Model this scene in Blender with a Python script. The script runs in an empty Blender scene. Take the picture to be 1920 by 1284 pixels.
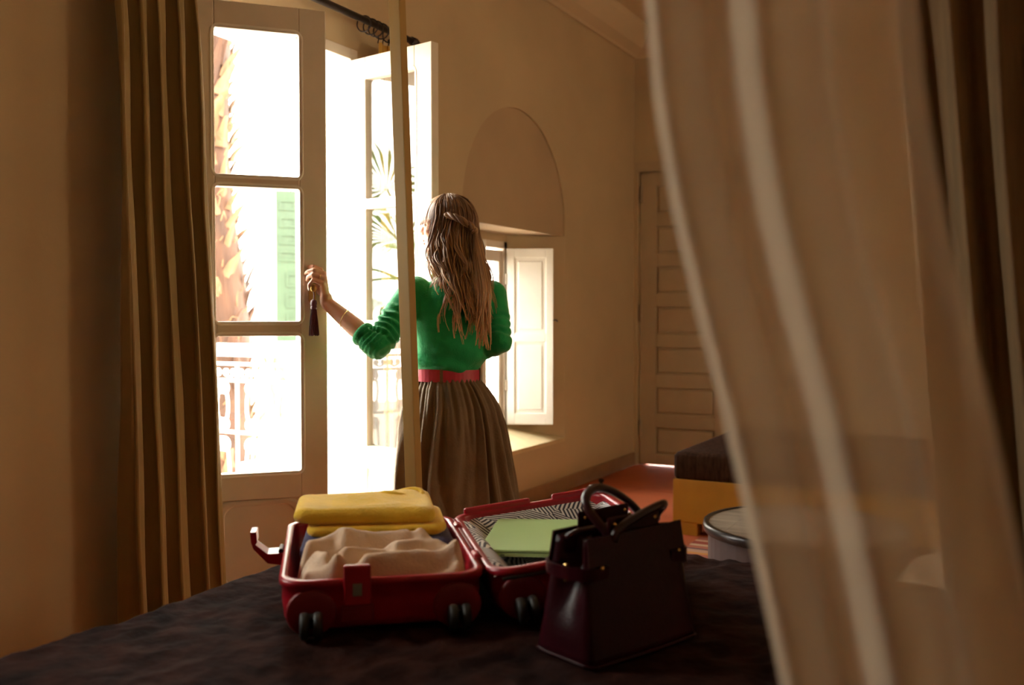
import bpy, bmesh, math, random
from mathutils import Vector, Matrix, noise
random.seed(7)
sc = bpy.context.scene
COL = sc.collection
R = math.radians

# ------------------------------------------------------------------ camera
# World: window wall is the plane X = 0 (room on +X), it runs along +Y to the back wall.
F_PX = 1800.0
VIEW = R(28.2)                     # camera looks this far to the left of +Y
CAM = Vector((2.764, 0.0, 1.2))
PITCH = math.atan(52.0 / F_PX)
FH = Vector((-math.sin(VIEW), math.cos(VIEW), 0)); RH = Vector((math.cos(VIEW), math.sin(VIEW), 0)); ZZ = Vector((0, 0, 1))
FC = FH * math.cos(PITCH) - ZZ * math.sin(PITCH)
UC = FH * math.sin(PITCH) + ZZ * math.cos(PITCH)
cd = bpy.data.cameras.new('camera'); cam = bpy.data.objects.new('camera', cd); COL.objects.link(cam)
cam.matrix_world = Matrix(((RH.x, UC.x, -FC.x, CAM.x), (RH.y, UC.y, -FC.y, CAM.y), (RH.z, UC.z, -FC.z, CAM.z), (0, 0, 0, 1)))
cd.sensor_width = 36; cd.lens = F_PX * 36 / 1920; cd.clip_start = 0.05; cd.clip_end = 200
cd.dof.use_dof = True; cd.dof.focus_distance = 3.1; cd.dof.aperture_fstop = 2.6
sc.camera = cam

def ray(px, py): return FC + RH * ((px - 960) / F_PX) + UC * ((642 - py) / F_PX)
def P(px, py, fwd): d = ray(px, py); return CAM + d * (fwd / d.dot(FH))
def PZ(px, py, z): d = ray(px, py); return CAM + d * ((z - CAM.z) / d.z)
def PX(px, py, x): d = ray(px, py); return CAM + d * ((x - CAM.x) / d.x)
def PY(px, py, y): d = ray(px, py); return CAM + d * ((y - CAM.y) / d.y)
def ang(theta): return R(118.2 - theta)        # heading (degrees right of the view axis) -> rotation about z
def FR(f, r, z=0.0): return Vector((CAM.x, CAM.y, 0)) + FH * f + RH * r + ZZ * z

# ------------------------------------------------------------------ light
w = bpy.data.worlds.new('world'); sc.world = w; w.use_nodes = True
bg = w.node_tree.nodes['Background']; bg.inputs[0].default_value = (1.0, 0.955, 0.88, 1); bg.inputs[1].default_value = 21.0
sl = bpy.data.lights.new('sun', 'SUN'); so = bpy.data.objects.new('sun', sl); COL.objects.link(so)
sl.energy = 5.0; sl.color = (1, 0.95, 0.86); sl.angle = R(0.6)
so.rotation_euler = Vector((-0.62, 0.18, -0.76)).to_track_quat('-Z', 'Y').to_euler()
def portal(name, loc, rot, sx, sy):
    l = bpy.data.lights.new(name, 'AREA'); l.shape = 'RECTANGLE'; l.size = sx; l.size_y = sy
    l.cycles.is_portal = True
    o = bpy.data.objects.new(name, l); COL.objects.link(o); o.location = loc; o.rotation_euler = rot
portal('door_daylight', (-0.40, 3.07, 1.2), (0, R(-90), 0), 2.45, 1.06)
portal('far_fill_portal', (5.02, 4.5, 1.75), (0, R(90), 0), 1.0, 1.0)  # portal of the added fill window opposite
portal('near_fill_portal', (-0.40, 0.95, 1.8), (0, R(-90), 0), 1.2, 0.9)  # portal of the added fill window left of the frame
portal('window_daylight', (-0.40, 5.27, 1.06), (0, R(-90), 0), 1.2, 0.66)
vs = sc.view_settings
vs.view_transform = 'Standard'; vs.look = 'None'; vs.gamma = 1.0; vs.use_curve_mapping = False; vs.exposure = 0.6
cy = sc.cycles
cy.use_denoising = True
cy.max_bounces = 12; cy.diffuse_bounces = 8; cy.glossy_bounces = 5; cy.transmission_bounces = 8; cy.transparent_max_bounces = 24
cy.caustics_reflective = False; cy.caustics_refractive = False; cy.sample_clamp_indirect = 12.0

# ------------------------------------------------------------------ materials
MATS = {}
def nodes(name):
    m = bpy.data.materials.new(name); m.use_nodes = True; nt = m.node_tree
    MATS[name] = m
    return m, nt, nt.nodes['Principled BSDF']
def N(nt, t, **kw):
    n = nt.nodes.new(t)
    for k, v in kw.items():
        if k in n.inputs.keys(): n.inputs[k].default_value = v
        else: setattr(n, k, v)
    return n
def sock(n, name):
    for s in n.inputs:
        if s.name == name: return s
def c4(c): return (c[0], c[1], c[2], 1)
def mat(name, col, rough=0.6, var=0.12, scale=8.0, bump=0.0, bscale=60.0, metal=0.0, sheen=0.0, stretch=(1, 1, 1), col2=None, spec=None, coat=0.0, detail=4):
    m, nt, b = nodes(name)
    tc = N(nt, 'ShaderNodeTexCoord'); mp = N(nt, 'ShaderNodeMapping', Scale=stretch)
    nt.links.new(tc.outputs['Object'], mp.inputs[0])
    nz = N(nt, 'ShaderNodeTexNoise', Scale=scale, Detail=detail)
    nt.links.new(mp.outputs[0], nz.inputs['Vector'])
    cr = N(nt, 'ShaderNodeValToRGB')
    lo = [max(0, c * (1 - var)) for c in col]; hi = [min(1, c * (1 + var)) for c in col] if col2 is None else col2
    cr.color_ramp.elements[0].color = c4(lo); cr.color_ramp.elements[1].color = c4(hi)
    cr.color_ramp.elements[0].position = 0.3; cr.color_ramp.elements[1].position = 0.7
    nt.links.new(nz.outputs['Fac'], cr.inputs[0]); nt.links.new(cr.outputs[0], b.inputs['Base Color'])
    b.inputs['Roughness'].default_value = rough; b.inputs['Metallic'].default_value = metal
    if spec is not None: b.inputs['Specular IOR Level'].default_value = spec
    if sheen: b.inputs['Sheen Weight'].default_value = sheen; b.inputs['Sheen Roughness'].default_value = 0.4
    if coat: b.inputs['Coat Weight'].default_value = coat
    if bump:
        n2 = N(nt, 'ShaderNodeTexNoise', Scale=bscale, Detail=6.0); nt.links.new(mp.outputs[0], n2.inputs['Vector'])
        bp = N(nt, 'ShaderNodeBump', Strength=bump, Distance=0.01); nt.links.new(n2.outputs['Fac'], bp.inputs['Height'])
        nt.links.new(bp.outputs[0], b.inputs['Normal'])
    return m
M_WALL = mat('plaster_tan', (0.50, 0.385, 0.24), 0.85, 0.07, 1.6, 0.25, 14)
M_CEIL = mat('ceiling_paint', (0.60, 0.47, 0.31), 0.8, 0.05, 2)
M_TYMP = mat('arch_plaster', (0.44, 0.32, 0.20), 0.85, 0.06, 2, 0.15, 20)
M_FLOOR = mat('red_cement', (0.42, 0.10, 0.035), 0.6, 0.18, 2.2, 0.1, 30)
M_JOINT = mat('joint_mortar', (0.50, 0.28, 0.15), 0.8)
M_BASE = mat('baseboard_plaster', (0.30, 0.19, 0.10), 0.7)
M_PAINT = mat('cream_door_paint', (0.64, 0.57, 0.48), 0.42, 0.05, 5, 0.06, 40)
M_PAINTW = mat('white_shutter_paint', (0.78, 0.74, 0.67), 0.45, 0.05, 5, 0.06, 40)
M_DOORB = mat('taupe_door_paint', (0.44, 0.34, 0.22), 0.5, 0.05, 5)
M_BRASS = mat('aged_brass', (0.55, 0.38, 0.14), 0.35, 0.1, 20, metal=1.0)
M_DARKMET = mat('dark_iron', (0.035, 0.025, 0.022), 0.4, 0.2, 20, metal=0.6)
M_HINGE = mat('painted_hinge', (0.36, 0.28, 0.19), 0.45, 0.1, 20)
M_VELV = mat('olive_velvet', (0.27, 0.18, 0.065), 0.75, 0.15, 9, 0.1, 90, sheen=0.35, stretch=(1, 1, 0.15))
M_OCHRE = mat('ochre_linen', (0.62, 0.36, 0.07), 0.8, 0.15, 30, 0.1, 90, stretch=(1, 1, 0.1))
M_POST = mat('ochre_painted_wood', (0.43, 0.26, 0.065), 0.5, 0.16, 6, 0.1, 50, stretch=(1, 1, 0.08))
M_BEDC = mat('brown_crushed_velvet', (0.019, 0.0072, 0.0062), 0.9, 0.6, 13, 1.0, 22, spec=0.05, col2=(0.040, 0.0155, 0.012), detail=8)  # lighter brown patches put wrinkle highlights into the colour
M_MATTR = mat('mattress_ticking', (0.6, 0.55, 0.45), 0.8)
M_RED = mat('red_plastic', (0.34, 0.004, 0.016), 0.36, 0.06, 10, 0.05, 160)
M_REDD = mat('dark_red_plastic', (0.20, 0.004, 0.012), 0.4, 0.06, 10)
M_BLACK = mat('black_rubber', (0.012, 0.013, 0.012), 0.55)
M_GREYP = mat('grey_badge', (0.22, 0.22, 0.22), 0.4)
M_ZIP = mat('navy_zip_tape', (0.010, 0.013, 0.028), 0.6)
M_YEL = mat('mustard_wool', (0.82, 0.53, 0.04), 0.9, 0.10, 14, 0.35, 160, sheen=0.25)
M_NAVY = mat('navy_knit', (0.040, 0.036, 0.105), 0.9, 0.15, 14, 0.35, 160, sheen=0.2)
M_BEIGE = mat('beige_cashmere', (0.74, 0.56, 0.40), 0.9, 0.06, 14, 0.25, 160, sheen=0.25)
M_LAP = mat('pale_green_aluminium', (0.42, 0.62, 0.26), 0.42, 0.03, 4, metal=0.15)
M_PORT = mat('laptop_port', (0.03, 0.03, 0.03), 0.5)
M_BURG = mat('burgundy_leather', (0.028, 0.002, 0.005), 0.30, 0.2, 8, 0.12, 190, spec=0.16)
M_BURGD = mat('burgundy_leather_edge', (0.028, 0.004, 0.007), 0.3, 0.2, 8)
M_GOLD = mat('gold_hardware', (0.72, 0.50, 0.20), 0.25, 0.05, 8, metal=1.0)
M_GREEN = mat('green_wool', (0.003, 0.30, 0.085), 0.9, 0.12, 20, 0.3, 190, sheen=0.35)
M_SKIRT = mat('brown_cotton', (0.15, 0.095, 0.045), 0.8, 0.15, 12, 0.25, 120, sheen=0.15)
M_BELT = mat('raspberry_leather', (0.44, 0.024, 0.05), 0.45, 0.1, 10)
M_SHOE = mat('tan_leather', (0.25, 0.12, 0.05), 0.5)
M_LIP = mat('lips', (0.50, 0.18, 0.15), 0.5)
M_EYEW = mat('eye_white', (0.8, 0.78, 0.74), 0.3)
M_IRIS = mat('iris', (0.05, 0.07, 0.06), 0.2)
M_NAIL = mat('nail_varnish', (0.80, 0.66, 0.60), 0.25)
M_TASS = mat('plum_silk', (0.085, 0.010, 0.030), 0.55, 0.3, 60, sheen=0.3, stretch=(1, 1, 0.05))
M_BENCH = mat('mustard_painted_wood', (0.46, 0.24, 0.018), 0.5, 0.1, 6)
M_FUR = mat('brown_bench_fabric', (0.045, 0.022, 0.014), 0.9, 0.5, 60, 0.8, 60, spec=0.1, stretch=(1, 1, 0.2))
M_TTOP = mat('weathered_table_top', (0.24, 0.21, 0.17), 0.55, 0.35, 5, 0.2, 30, stretch=(1, 5, 1))
M_TRIM = mat('black_metal_band', (0.03, 0.028, 0.028), 0.3, 0.2, 20, metal=0.5)
M_TDRUM = mat('dark_drum_wood', (0.06, 0.038, 0.034), 0.6)
M_WHITE = mat('white_lime_wall', (0.82, 0.80, 0.76), 0.8, 0.03, 3)
M_RAIL = mat('white_railing_paint', (0.84, 0.83, 0.81), 0.45, 0.03, 8)
M_GRN = mat('green_shutter_paint', (0.0075, 0.024, 0.0065), 0.5, 0.06, 6)
M_GROUND = mat('pale_paving', (0.55, 0.46, 0.36), 0.9, 0.1, 2)
M_TRUNK = mat('palm_fibre', (0.04, 0.015, 0.006), 0.95, 0.4, 9, 0.6, 40, stretch=(1, 1, 0.25))
M_BOOT = mat('palm_leaf_base', (0.15, 0.072, 0.032), 0.9, 0.65, 7, 0.4, 30, stretch=(1, 1, 0.3))
M_FROND = mat('palm_frond_green', (0.12, 0.24, 0.05), 0.5, 0.3, 6)
M_LEAF = mat('plant_leaf_green', (0.08, 0.24, 0.05), 0.5, 0.3, 9)
M_POT = mat('white_pot', (0.75, 0.73, 0.70), 0.6)
M_LAMP = mat('grey_floodlight', (0.10, 0.11, 0.12), 0.5)
M_POUF = mat('wool_pouf', (0.42, 0.32, 0.20), 0.95, 0.3, 30, 1.0, 45)

def skin_mat():
    m, nt, b = nodes('skin')
    b.inputs['Base Color'].default_value = (0.62, 0.34, 0.23, 1); b.inputs['Roughness'].default_value = 0.5
    b.inputs['Subsurface Weight'].default_value = 0.15; b.inputs['Subsurface Radius'].default_value = (0.02, 0.008, 0.004); b.inputs['Subsurface Scale'].default_value = 0.4
    tc = N(nt, 'ShaderNodeTexCoord'); nz = N(nt, 'ShaderNodeTexNoise', Scale=120.0); nt.links.new(tc.outputs['Object'], nz.inputs['Vector'])
    bp = N(nt, 'ShaderNodeBump', Strength=0.06, Distance=0.004); nt.links.new(nz.outputs['Fac'], bp.inputs['Height']); nt.links.new(bp.outputs[0], b.inputs['Normal'])
    return m
M_SKIN = skin_mat()
def hair_mat(name, top, end, z0, z1):
    m, nt, b = nodes(name)
    tc = N(nt, 'ShaderNodeTexCoord'); sp = N(nt, 'ShaderNodeSeparateXYZ'); nt.links.new(tc.outputs['Object'], sp.inputs[0])
    mr = N(nt, 'ShaderNodeMapRange'); mr.inputs[1].default_value = z0; mr.inputs[2].default_value = z1; nt.links.new(sp.outputs[2], mr.inputs[0])
    mp = N(nt, 'ShaderNodeMapping', Scale=(1, 1, 0.06)); nt.links.new(tc.outputs['Object'], mp.inputs[0])
    nz = N(nt, 'ShaderNodeAttribute', attribute_name='tone')
    ad = N(nt, 'ShaderNodeMath', operation='MULTIPLY_ADD'); nt.links.new(nz.outputs['Fac'], ad.inputs[0]); ad.inputs[1].default_value = 1.0; ad.inputs[2].default_value = -0.5
    a2 = N(nt, 'ShaderNodeMath', operation='ADD', use_clamp=True); nt.links.new(ad.outputs[0], a2.inputs[0]); nt.links.new(mr.outputs[0], a2.inputs[1])
    mx = N(nt, 'ShaderNodeMix', data_type='RGBA'); mx.inputs[6].default_value = c4(end); mx.inputs[7].default_value = c4(top)
    nt.links.new(a2.outputs[0], mx.inputs[0]); nt.links.new(mx.outputs[2], b.inputs['Base Color'])
    b.inputs['Roughness'].default_value = 0.38
    return m
def glass_mat():
    m, nt, b = nodes('window_glass'); nt.nodes.remove(b)
    out = nt.nodes['Material Output']
    lw = N(nt, 'ShaderNodeLayerWeight', Blend=0.5)
    pw = N(nt, 'ShaderNodeMath', operation='POWER'); nt.links.new(lw.outputs['Facing'], pw.inputs[0]); pw.inputs[1].default_value = 5.0
    ma = N(nt, 'ShaderNodeMath', operation='MULTIPLY_ADD'); nt.links.new(pw.outputs[0], ma.inputs[0]); ma.inputs[1].default_value = 0.95; ma.inputs[2].default_value = 0.045
    tr = N(nt, 'ShaderNodeBsdfTransparent', Color=(0.97, 0.985, 0.975, 1)); gl = N(nt, 'ShaderNodeBsdfGlossy', Roughness=0.0)
    mx = N(nt, 'ShaderNodeMixShader'); nt.links.new(ma.outputs[0], mx.inputs[0]); nt.links.new(tr.outputs[0], mx.inputs[1]); nt.links.new(gl.outputs[0], mx.inputs[2])
    nt.links.new(mx.outputs[0], out.inputs['Surface'])
    return m
M_GLASS = glass_mat()
def sheer_mat(name, col, clear, transl):
    m, nt, b = nodes(name); out = nt.nodes['Material Output']
    tc = N(nt, 'ShaderNodeTexCoord'); nz = N(nt, 'ShaderNodeTexNoise', Scale=7.0, Detail=3.0); nt.links.new(tc.outputs['Object'], nz.inputs['Vector'])
    cr = N(nt, 'ShaderNodeValToRGB'); cr.color_ramp.elements[0].color = c4([c * 0.93 for c in col]); cr.color_ramp.elements[1].color = c4(col); nt.links.new(nz.outputs['Fac'], cr.inputs[0])
    nt.links.new(cr.outputs[0], b.inputs['Base Color']); b.inputs['Roughness'].default_value = 0.9
    tl = N(nt, 'ShaderNodeBsdfTranslucent'); nt.links.new(cr.outputs[0], tl.inputs[0])
    tp = N(nt, 'ShaderNodeBsdfTransparent')
    m1 = N(nt, 'ShaderNodeMixShader'); m1.inputs[0].default_value = transl; nt.links.new(b.outputs[0], m1.inputs[1]); nt.links.new(tl.outputs[0], m1.inputs[2])
    # woven gauze: seen edge-on the threads close up, seen square-on it is open
    lw = N(nt, 'ShaderNodeLayerWeight', Blend=0.35); mr = N(nt, 'ShaderNodeMapRange'); nt.links.new(lw.outputs['Facing'], mr.inputs[0]); mr.inputs[3].default_value = clear; mr.inputs[4].default_value = clear * 0.15
    m2 = N(nt, 'ShaderNodeMixShader'); nt.links.new(mr.outputs[0], m2.inputs[0]); nt.links.new(m1.outputs[0], m2.inputs[1]); nt.links.new(tp.outputs[0], m2.inputs[2])
    nt.links.new(m2.outputs[0], out.inputs['Surface'])
    return m
M_SHEER = sheer_mat('cream_gauze', (0.80, 0.67, 0.49), 0.26, 0.22)
M_LINED = mat('brown_lined_cloth', (0.22, 0.135, 0.06), 0.85, 0.15, 20, 0.1, 80, stretch=(1, 1, 0.1))
def lining_mat():
    m, nt, b = nodes('striped_lining')
    tc = N(nt, 'ShaderNodeTexCoord'); sp = N(nt, 'ShaderNodeSeparateXYZ'); nt.links.new(tc.outputs['Object'], sp.inputs[0])
    ax = N(nt, 'ShaderNodeMath', operation='ADD'); nt.links.new(sp.outputs[0], ax.inputs[0]); nt.links.new(sp.outputs[2], ax.inputs[1])
    ay = N(nt, 'ShaderNodeMath', operation='ADD'); nt.links.new(sp.outputs[1], ay.inputs[0]); nt.links.new(sp.outputs[2], ay.inputs[1])
    cb = N(nt, 'ShaderNodeCombineXYZ'); nt.links.new(ax.outputs[0], cb.inputs[0]); nt.links.new(ay.outputs[0], cb.inputs[1])
    vo = N(nt, 'ShaderNodeTexVoronoi', voronoi_dimensions='2D', distance='MANHATTAN', Scale=15.0); nt.links.new(cb.outputs[0], vo.inputs['Vector'])
    s2 = N(nt, 'ShaderNodeSeparateColor'); nt.links.new(vo.outputs['Color'], s2.inputs[0])
    an = N(nt, 'ShaderNodeMath', operation='MULTIPLY'); nt.links.new(s2.outputs[0], an.inputs[0]); an.inputs[1].default_value = 6.283
    rt = N(nt, 'ShaderNodeVectorRotate', rotation_type='Z_AXIS'); nt.links.new(cb.outputs[0], rt.inputs['Vector']); nt.links.new(an.outputs[0], rt.inputs['Angle'])
    s3 = N(nt, 'ShaderNodeSeparateXYZ'); nt.links.new(rt.outputs[0], s3.inputs[0])
    fr = N(nt, 'ShaderNodeMath', operation='MULTIPLY'); nt.links.new(s3.outputs[0], fr.inputs[0]); fr.inputs[1].default_value = 6.283 / 0.0100
    sn = N(nt, 'ShaderNodeMath', operation='SINE'); nt.links.new(fr.outputs[0], sn.inputs[0])
    gt = N(nt, 'ShaderNodeMath', operation='GREATER_THAN'); nt.links.new(sn.outputs[0], gt.inputs[0]); gt.inputs[1].default_value = 0.0
    mx = N(nt, 'ShaderNodeMix', data_type='RGBA'); mx.inputs[6].default_value = (0.035, 0.035, 0.05, 1); mx.inputs[7].default_value = (0.78, 0.76, 0.72, 1)
    nt.links.new(gt.outputs[0], mx.inputs[0]); nt.links.new(mx.outputs[2], b.inputs['Base Color']); b.inputs['Roughness'].default_value = 0.6
    return m
M_LINING = lining_mat()
def rug_mat():
    m, nt, b = nodes('kilim_weave')
    tc = N(nt, 'ShaderNodeTexCoord'); sp = N(nt, 'ShaderNodeSeparateXYZ'); nt.links.new(tc.outputs['Object'], sp.inputs[0])
    mu = N(nt, 'ShaderNodeMath', operation='MULTIPLY'); nt.links.new(sp.outputs[1], mu.inputs[0]); mu.inputs[1].default_value = 2.6
    fr = N(nt, 'ShaderNodeMath', operation='FRACT'); nt.links.new(mu.outputs[0], fr.inputs[0])
    cr = N(nt, 'ShaderNodeValToRGB'); cr.color_ramp.interpolation = 'CONSTANT'
    cols = [(0, (0.28, 0.05, 0.03)), (0.16, (0.48, 0.33, 0.22)), (0.24, (0.30, 0.09, 0.06)), (0.45, (0.45, 0.20, 0.04)), (0.55, (0.40, 0.24, 0.17)), (0.7, (0.09, 0.05, 0.07)), (0.76, (0.36, 0.11, 0.07)), (0.9, (0.50, 0.36, 0.24))]
    el = cr.color_ramp.elements
    while len(el) < len(cols): el.new(0.5)
    for e, (p, c) in zip(el, cols): e.position = p; e.color = c4(c)
    nt.links.new(fr.outputs[0], cr.inputs[0]); nt.links.new(cr.outputs[0], b.inputs['Base Color']); b.inputs['Roughness'].default_value = 0.95
    return m
M_RUG = rug_mat()

# ------------------------------------------------------------------ mesh helpers
def V(*a): return Vector(a)
class G:
    """collects vertices and faces of one mesh"""
    def __init__(s): s.v = []; s.f = []
    def add(s, vs, fs, M=None):
        o = len(s.v)
        s.v += [tuple(M @ Vector(p)) if M is not None else tuple(p) for p in vs]
        s.f += [tuple(i + o for i in f) for f in fs]
        return s
    def box(s, lo, hi, M=None):
        x0, y0, z0 = lo; x1, y1, z1 = hi
        return s.add([(x0, y0, z0), (x1, y0, z0), (x1, y1, z0), (x0, y1, z0), (x0, y0, z1), (x1, y0, z1), (x1, y1, z1), (x0, y1, z1)],
                     [(3, 2, 1, 0), (4, 5, 6, 7), (0, 1, 5, 4), (1, 2, 6, 5), (2, 3, 7, 6), (3, 0, 4, 7)], M)
    def loft(s, rings, cap=True, closed=True, M=None):
        n = len(rings[0]); vs = [p for r in rings for p in r]; fs = []
        for i in range(len(rings) - 1):
            for j in range(n if closed else n - 1):
                k = (j + 1) % n
                fs.append((i * n + j, i * n + k, (i + 1) * n + k, (i + 1) * n + j))
        if cap:
            fs.append(tuple(range(n - 1, -1, -1))); fs.append(tuple(range((len(rings) - 1) * n, len(rings) * n)))
        return s.add(vs, fs, M)
    def tube(s, pts, r, n=8, cap=True, M=None, flat=1.0):
        pts = [Vector(p) for p in pts]; rings = []; prev = None
        for i, p in enumerate(pts):
            t = (pts[min(i + 1, len(pts) - 1)] - pts[max(i - 1, 0)])
            if t.length < 1e-9: t = Vector((0, 0, 1))
            t.normalize()
            if prev is None:
                a = Vector((0, 0, 1)) if abs(t.z) < 0.9 else Vector((1, 0, 0))
                u = t.cross(a).normalized()
            else:
                u = (prev - t * prev.dot(t))
                u = u.normalized() if u.length > 1e-6 else t.orthogonal().normalized()
            prev = u; w2 = t.cross(u)
            rr = r[i] if isinstance(r, (list, tuple)) else r
            rings.append([p + (u * math.cos(2 * math.pi * k / n) + w2 * math.sin(2 * math.pi * k / n) * flat) * rr for k in range(n)])
        return s.loft(rings, cap, True, M)
    def sphere(s, c, rx, ry=None, rz=None, n=16, m=10, rot=None):
        ry = rx if ry is None else ry; rz = rx if rz is None else rz; c = Vector(c)
        rings = []
        for i in range(1, m):
            th = math.pi * i / m
            ring = []
            for k in range(n):
                p = Vector((rx * math.sin(th) * math.cos(2 * math.pi * k / n), ry * math.sin(th) * math.sin(2 * math.pi * k / n), -rz * math.cos(th)))
                ring.append(c + (rot @ p if rot is not None else p))
            rings.append(ring)
        o = len(s.v); s.loft(rings, False)
        b = Vector((0, 0, -rz)); t = Vector((0, 0, rz))
        s.v += [tuple(c + (rot @ b if rot is not None else b)), tuple(c + (rot @ t if rot is not None else t))]
        bi = len(s.v) - 2; ti = bi + 1
        for k in range(n):
            s.f.append((bi, o + (k + 1) % n, o + k)); L = o + (m - 2) * n
            s.f.append((ti, L + k, L + (k + 1) % n))
        return s
    def limb(s, p0, p1, r0, r1, n=14):
        s.tube([p0, p1], [r0, r1], n); s.sphere(p0, r0, n=n, m=8); s.sphere(p1, r1, n=n, m=8); return s
    def prism(s, poly, z0, z1, M=None):
        return s.loft([[(x, y, z0) for x, y in poly], [(x, y, z1) for x, y in poly]], True, True, M)
    def grid(s, fn, nu, nv, thick=0.0):
        vs = [fn(i / nu, j / nv) for j in range(nv + 1) for i in range(nu + 1)]
        fs = [(j * (nu + 1) + i, j * (nu + 1) + i + 1, (j + 1) * (nu + 1) + i + 1, (j + 1) * (nu + 1) + i) for j in range(nv) for i in range(nu)]
        return s.add(vs, fs)
    def obj(s, name, m, parent=None, smooth=False, bevel=0.0, seg=2, solid=0.0, sub=0):
        me = bpy.data.meshes.new(name); me.from_pydata(s.v, [], s.f); me.update()
        return link(name, me, m, parent, smooth, bevel, seg, solid, sub)
def link(name, me, m, parent=None, smooth=False, bevel=0.0, seg=2, solid=0.0, sub=0):
    bm = bmesh.new(); bm.from_mesh(me); bmesh.ops.recalc_face_normals(bm, faces=bm.faces)
    for f in bm.faces: f.smooth = smooth
    bm.to_mesh(me); bm.free()
    me.materials.append(m)
    o = bpy.data.objects.new(name, me); COL.objects.link(o)
    if parent is not None: o.parent = parent
    if solid:
        md = o.modifiers.new('solid', 'SOLIDIFY'); md.thickness = solid; md.offset = 0
    if sub:
        md = o.modifiers.new('sub', 'SUBSURF'); md.levels = sub; md.render_levels = sub
    if bevel:
        md = o.modifiers.new('bevel', 'BEVEL'); md.width = bevel; md.segments = seg; md.limit_method = 'ANGLE'; md.angle_limit = R(35)
    return o
def tag(o, label, cat=None, kind=None, group=None):
    o['label'] = label
    if cat: o['category'] = cat
    if kind: o['kind'] = kind
    if group: o['group'] = group
    return o
def thing(name, label, cat, loc=(0, 0, 0), rotz=0.0, kind=None, group=None):
    o = bpy.data.objects.new(name, None); o.empty_display_size = 0.1; COL.objects.link(o)
    o.location = loc; o.rotation_euler = (0, 0, rotz)
    return tag(o, label, cat, kind, group)
def local(root):
    """world point -> local point of a root Empty"""
    M = (Matrix.Translation(root.location) @ root.rotation_euler.to_matrix().to_4x4()).inverted()
    return lambda p: M @ Vector(p)
def remesh(g, voxel, it=4, fac=0.5):
    me = bpy.data.meshes.new('tmp'); me.from_pydata(g.v, [], g.f); me.update()
    bm = bmesh.new(); bm.from_mesh(me); bmesh.ops.recalc_face_normals(bm, faces=bm.faces); bm.to_mesh(me); bm.free()
    o = bpy.data.objects.new('tmp', me); COL.objects.link(o)
    md = o.modifiers.new('r', 'REMESH'); md.mode = 'VOXEL'; md.voxel_size = voxel
    if it:
        s2 = o.modifiers.new('s', 'SMOOTH'); s2.iterations = it; s2.factor = fac
    dg = bpy.context.evaluated_depsgraph_get(); dg.update()
    out = bpy.data.meshes.new_from_object(o.evaluated_get(dg))
    bpy.data.objects.remove(o); bpy.data.meshes.remove(me)
    out.materials.clear()
    return out
def rrect(w, d, r, n=6, z=0.0, cx=0.0, cy=0.0):
    """rounded rectangle ring, centred"""
    pts = []
    for (sx, sy, a0) in ((1, -1, -90), (1, 1, 0), (-1, 1, 90), (-1, -1, 180)):
        for k in range(n + 1):
            a = R(a0 + 90 * k / n)
            pts.append((cx + sx * (w / 2 - r) + r * math.cos(a), cy + sy * (d / 2 - r) + r * math.sin(a), z))
    return pts
def fn(x, y, z=0.0): return noise.noise(Vector((x, y, z)))
def lerp(a, b, t): return a + (b - a) * t
def sstep(a, b, x): t = min(1, max(0, (x - a) / (b - a))); return t * t * (3 - 2 * t)
def pw(x, xs, ys):
    if x <= xs[0]: return ys[0]
    for i in range(len(xs) - 1):
        if x <= xs[i + 1]: return lerp(ys[i], ys[i + 1], (x - xs[i]) / (xs[i + 1] - xs[i]))
    return ys[-1]
def crom(pts, n):
    """Catmull-Rom through pts"""
    pts = [Vector(p) for p in pts]; q = [pts[0] * 2 - pts[1]] + pts + [pts[-1] * 2 - pts[-2]]; out = []
    for i in range(1, len(q) - 2):
        for k in range(n):
            t = k / n; a, b, c, d = q[i - 1], q[i], q[i + 1], q[i + 2]
            out.append(0.5 * ((2 * b) + (c - a) * t + (2 * a - 5 * b + 4 * c - d) * t * t + (3 * b - 3 * c + d - a) * t ** 3))
    out.append(pts[-1]); return out

# ================================================================== the room
Y_B = 7.21; X_R = 4.8; Y_F = -2.0; H = 3.40
def struct(o, label, cat): return tag(o, label, cat, 'structure')

# floor: red cement slabs with a pale joint before the back wall
fl = struct(G().box((-0.05, Y_F, -0.10), (X_R, Y_B + 0.2, -0.006)).obj('floor', M_JOINT), 'polished red cement floor laid in wide slabs with pale joints', 'floor')
ys = [Y_F, 0.2, 2.2, 4.2, 6.2, Y_B + 0.2]; xs = [0.0, 1.6, 3.2, X_R]
for i in range(len(xs) - 1):
    for j in range(len(ys) - 1):
        G().box((xs[i] + (0.006 if i else 0), ys[j] + 0.009, -0.006), (xs[i + 1] - 0.006, ys[j + 1] - 0.009, 0.0)).obj('floor_slab', M_FLOOR, fl)

# window wall
T = 0.36
DY0, DY1, DZ = 2.515, 3.625, 2.425           # french door opening
NY0, NY1, NZ0, NZ1 = 4.571, 5.914, 0.36, 1.73  # window niche
WY0, WY1, WZ0, WZ1 = 4.95, 5.60, 0.45, 1.68    # window opening deep in the niche
g = G()
VY0, VY1, VZ0, VZ1 = 0.5, 1.4, 1.20, 2.40  # unseen window added left of the frame to light the bed
g.box((-T, Y_F - 0.2, -0.1), (0, VY0, H)); g.box((-T, VY1, -0.1), (0, DY0, H)); g.box((-T, VY0, -0.1), (0, VY1, VZ0)); g.box((-T, VY0, VZ1), (0, VY1, H)); g.box((-T, DY0, DZ), (0, DY1, H)); g.box((-T, DY1, -0.1), (0, NY0, H))
g.box((-T, NY1, -0.1), (0, Y_B + 0.2, H)); g.box((-T, NY0, -0.1), (0, NY1, NZ0))
g.loft([[(0, NY0, z), (-T, NY0, z), (-T, WY0, z), (-0.28, WY0, z)] for z in (NZ0, NZ1)])
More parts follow.
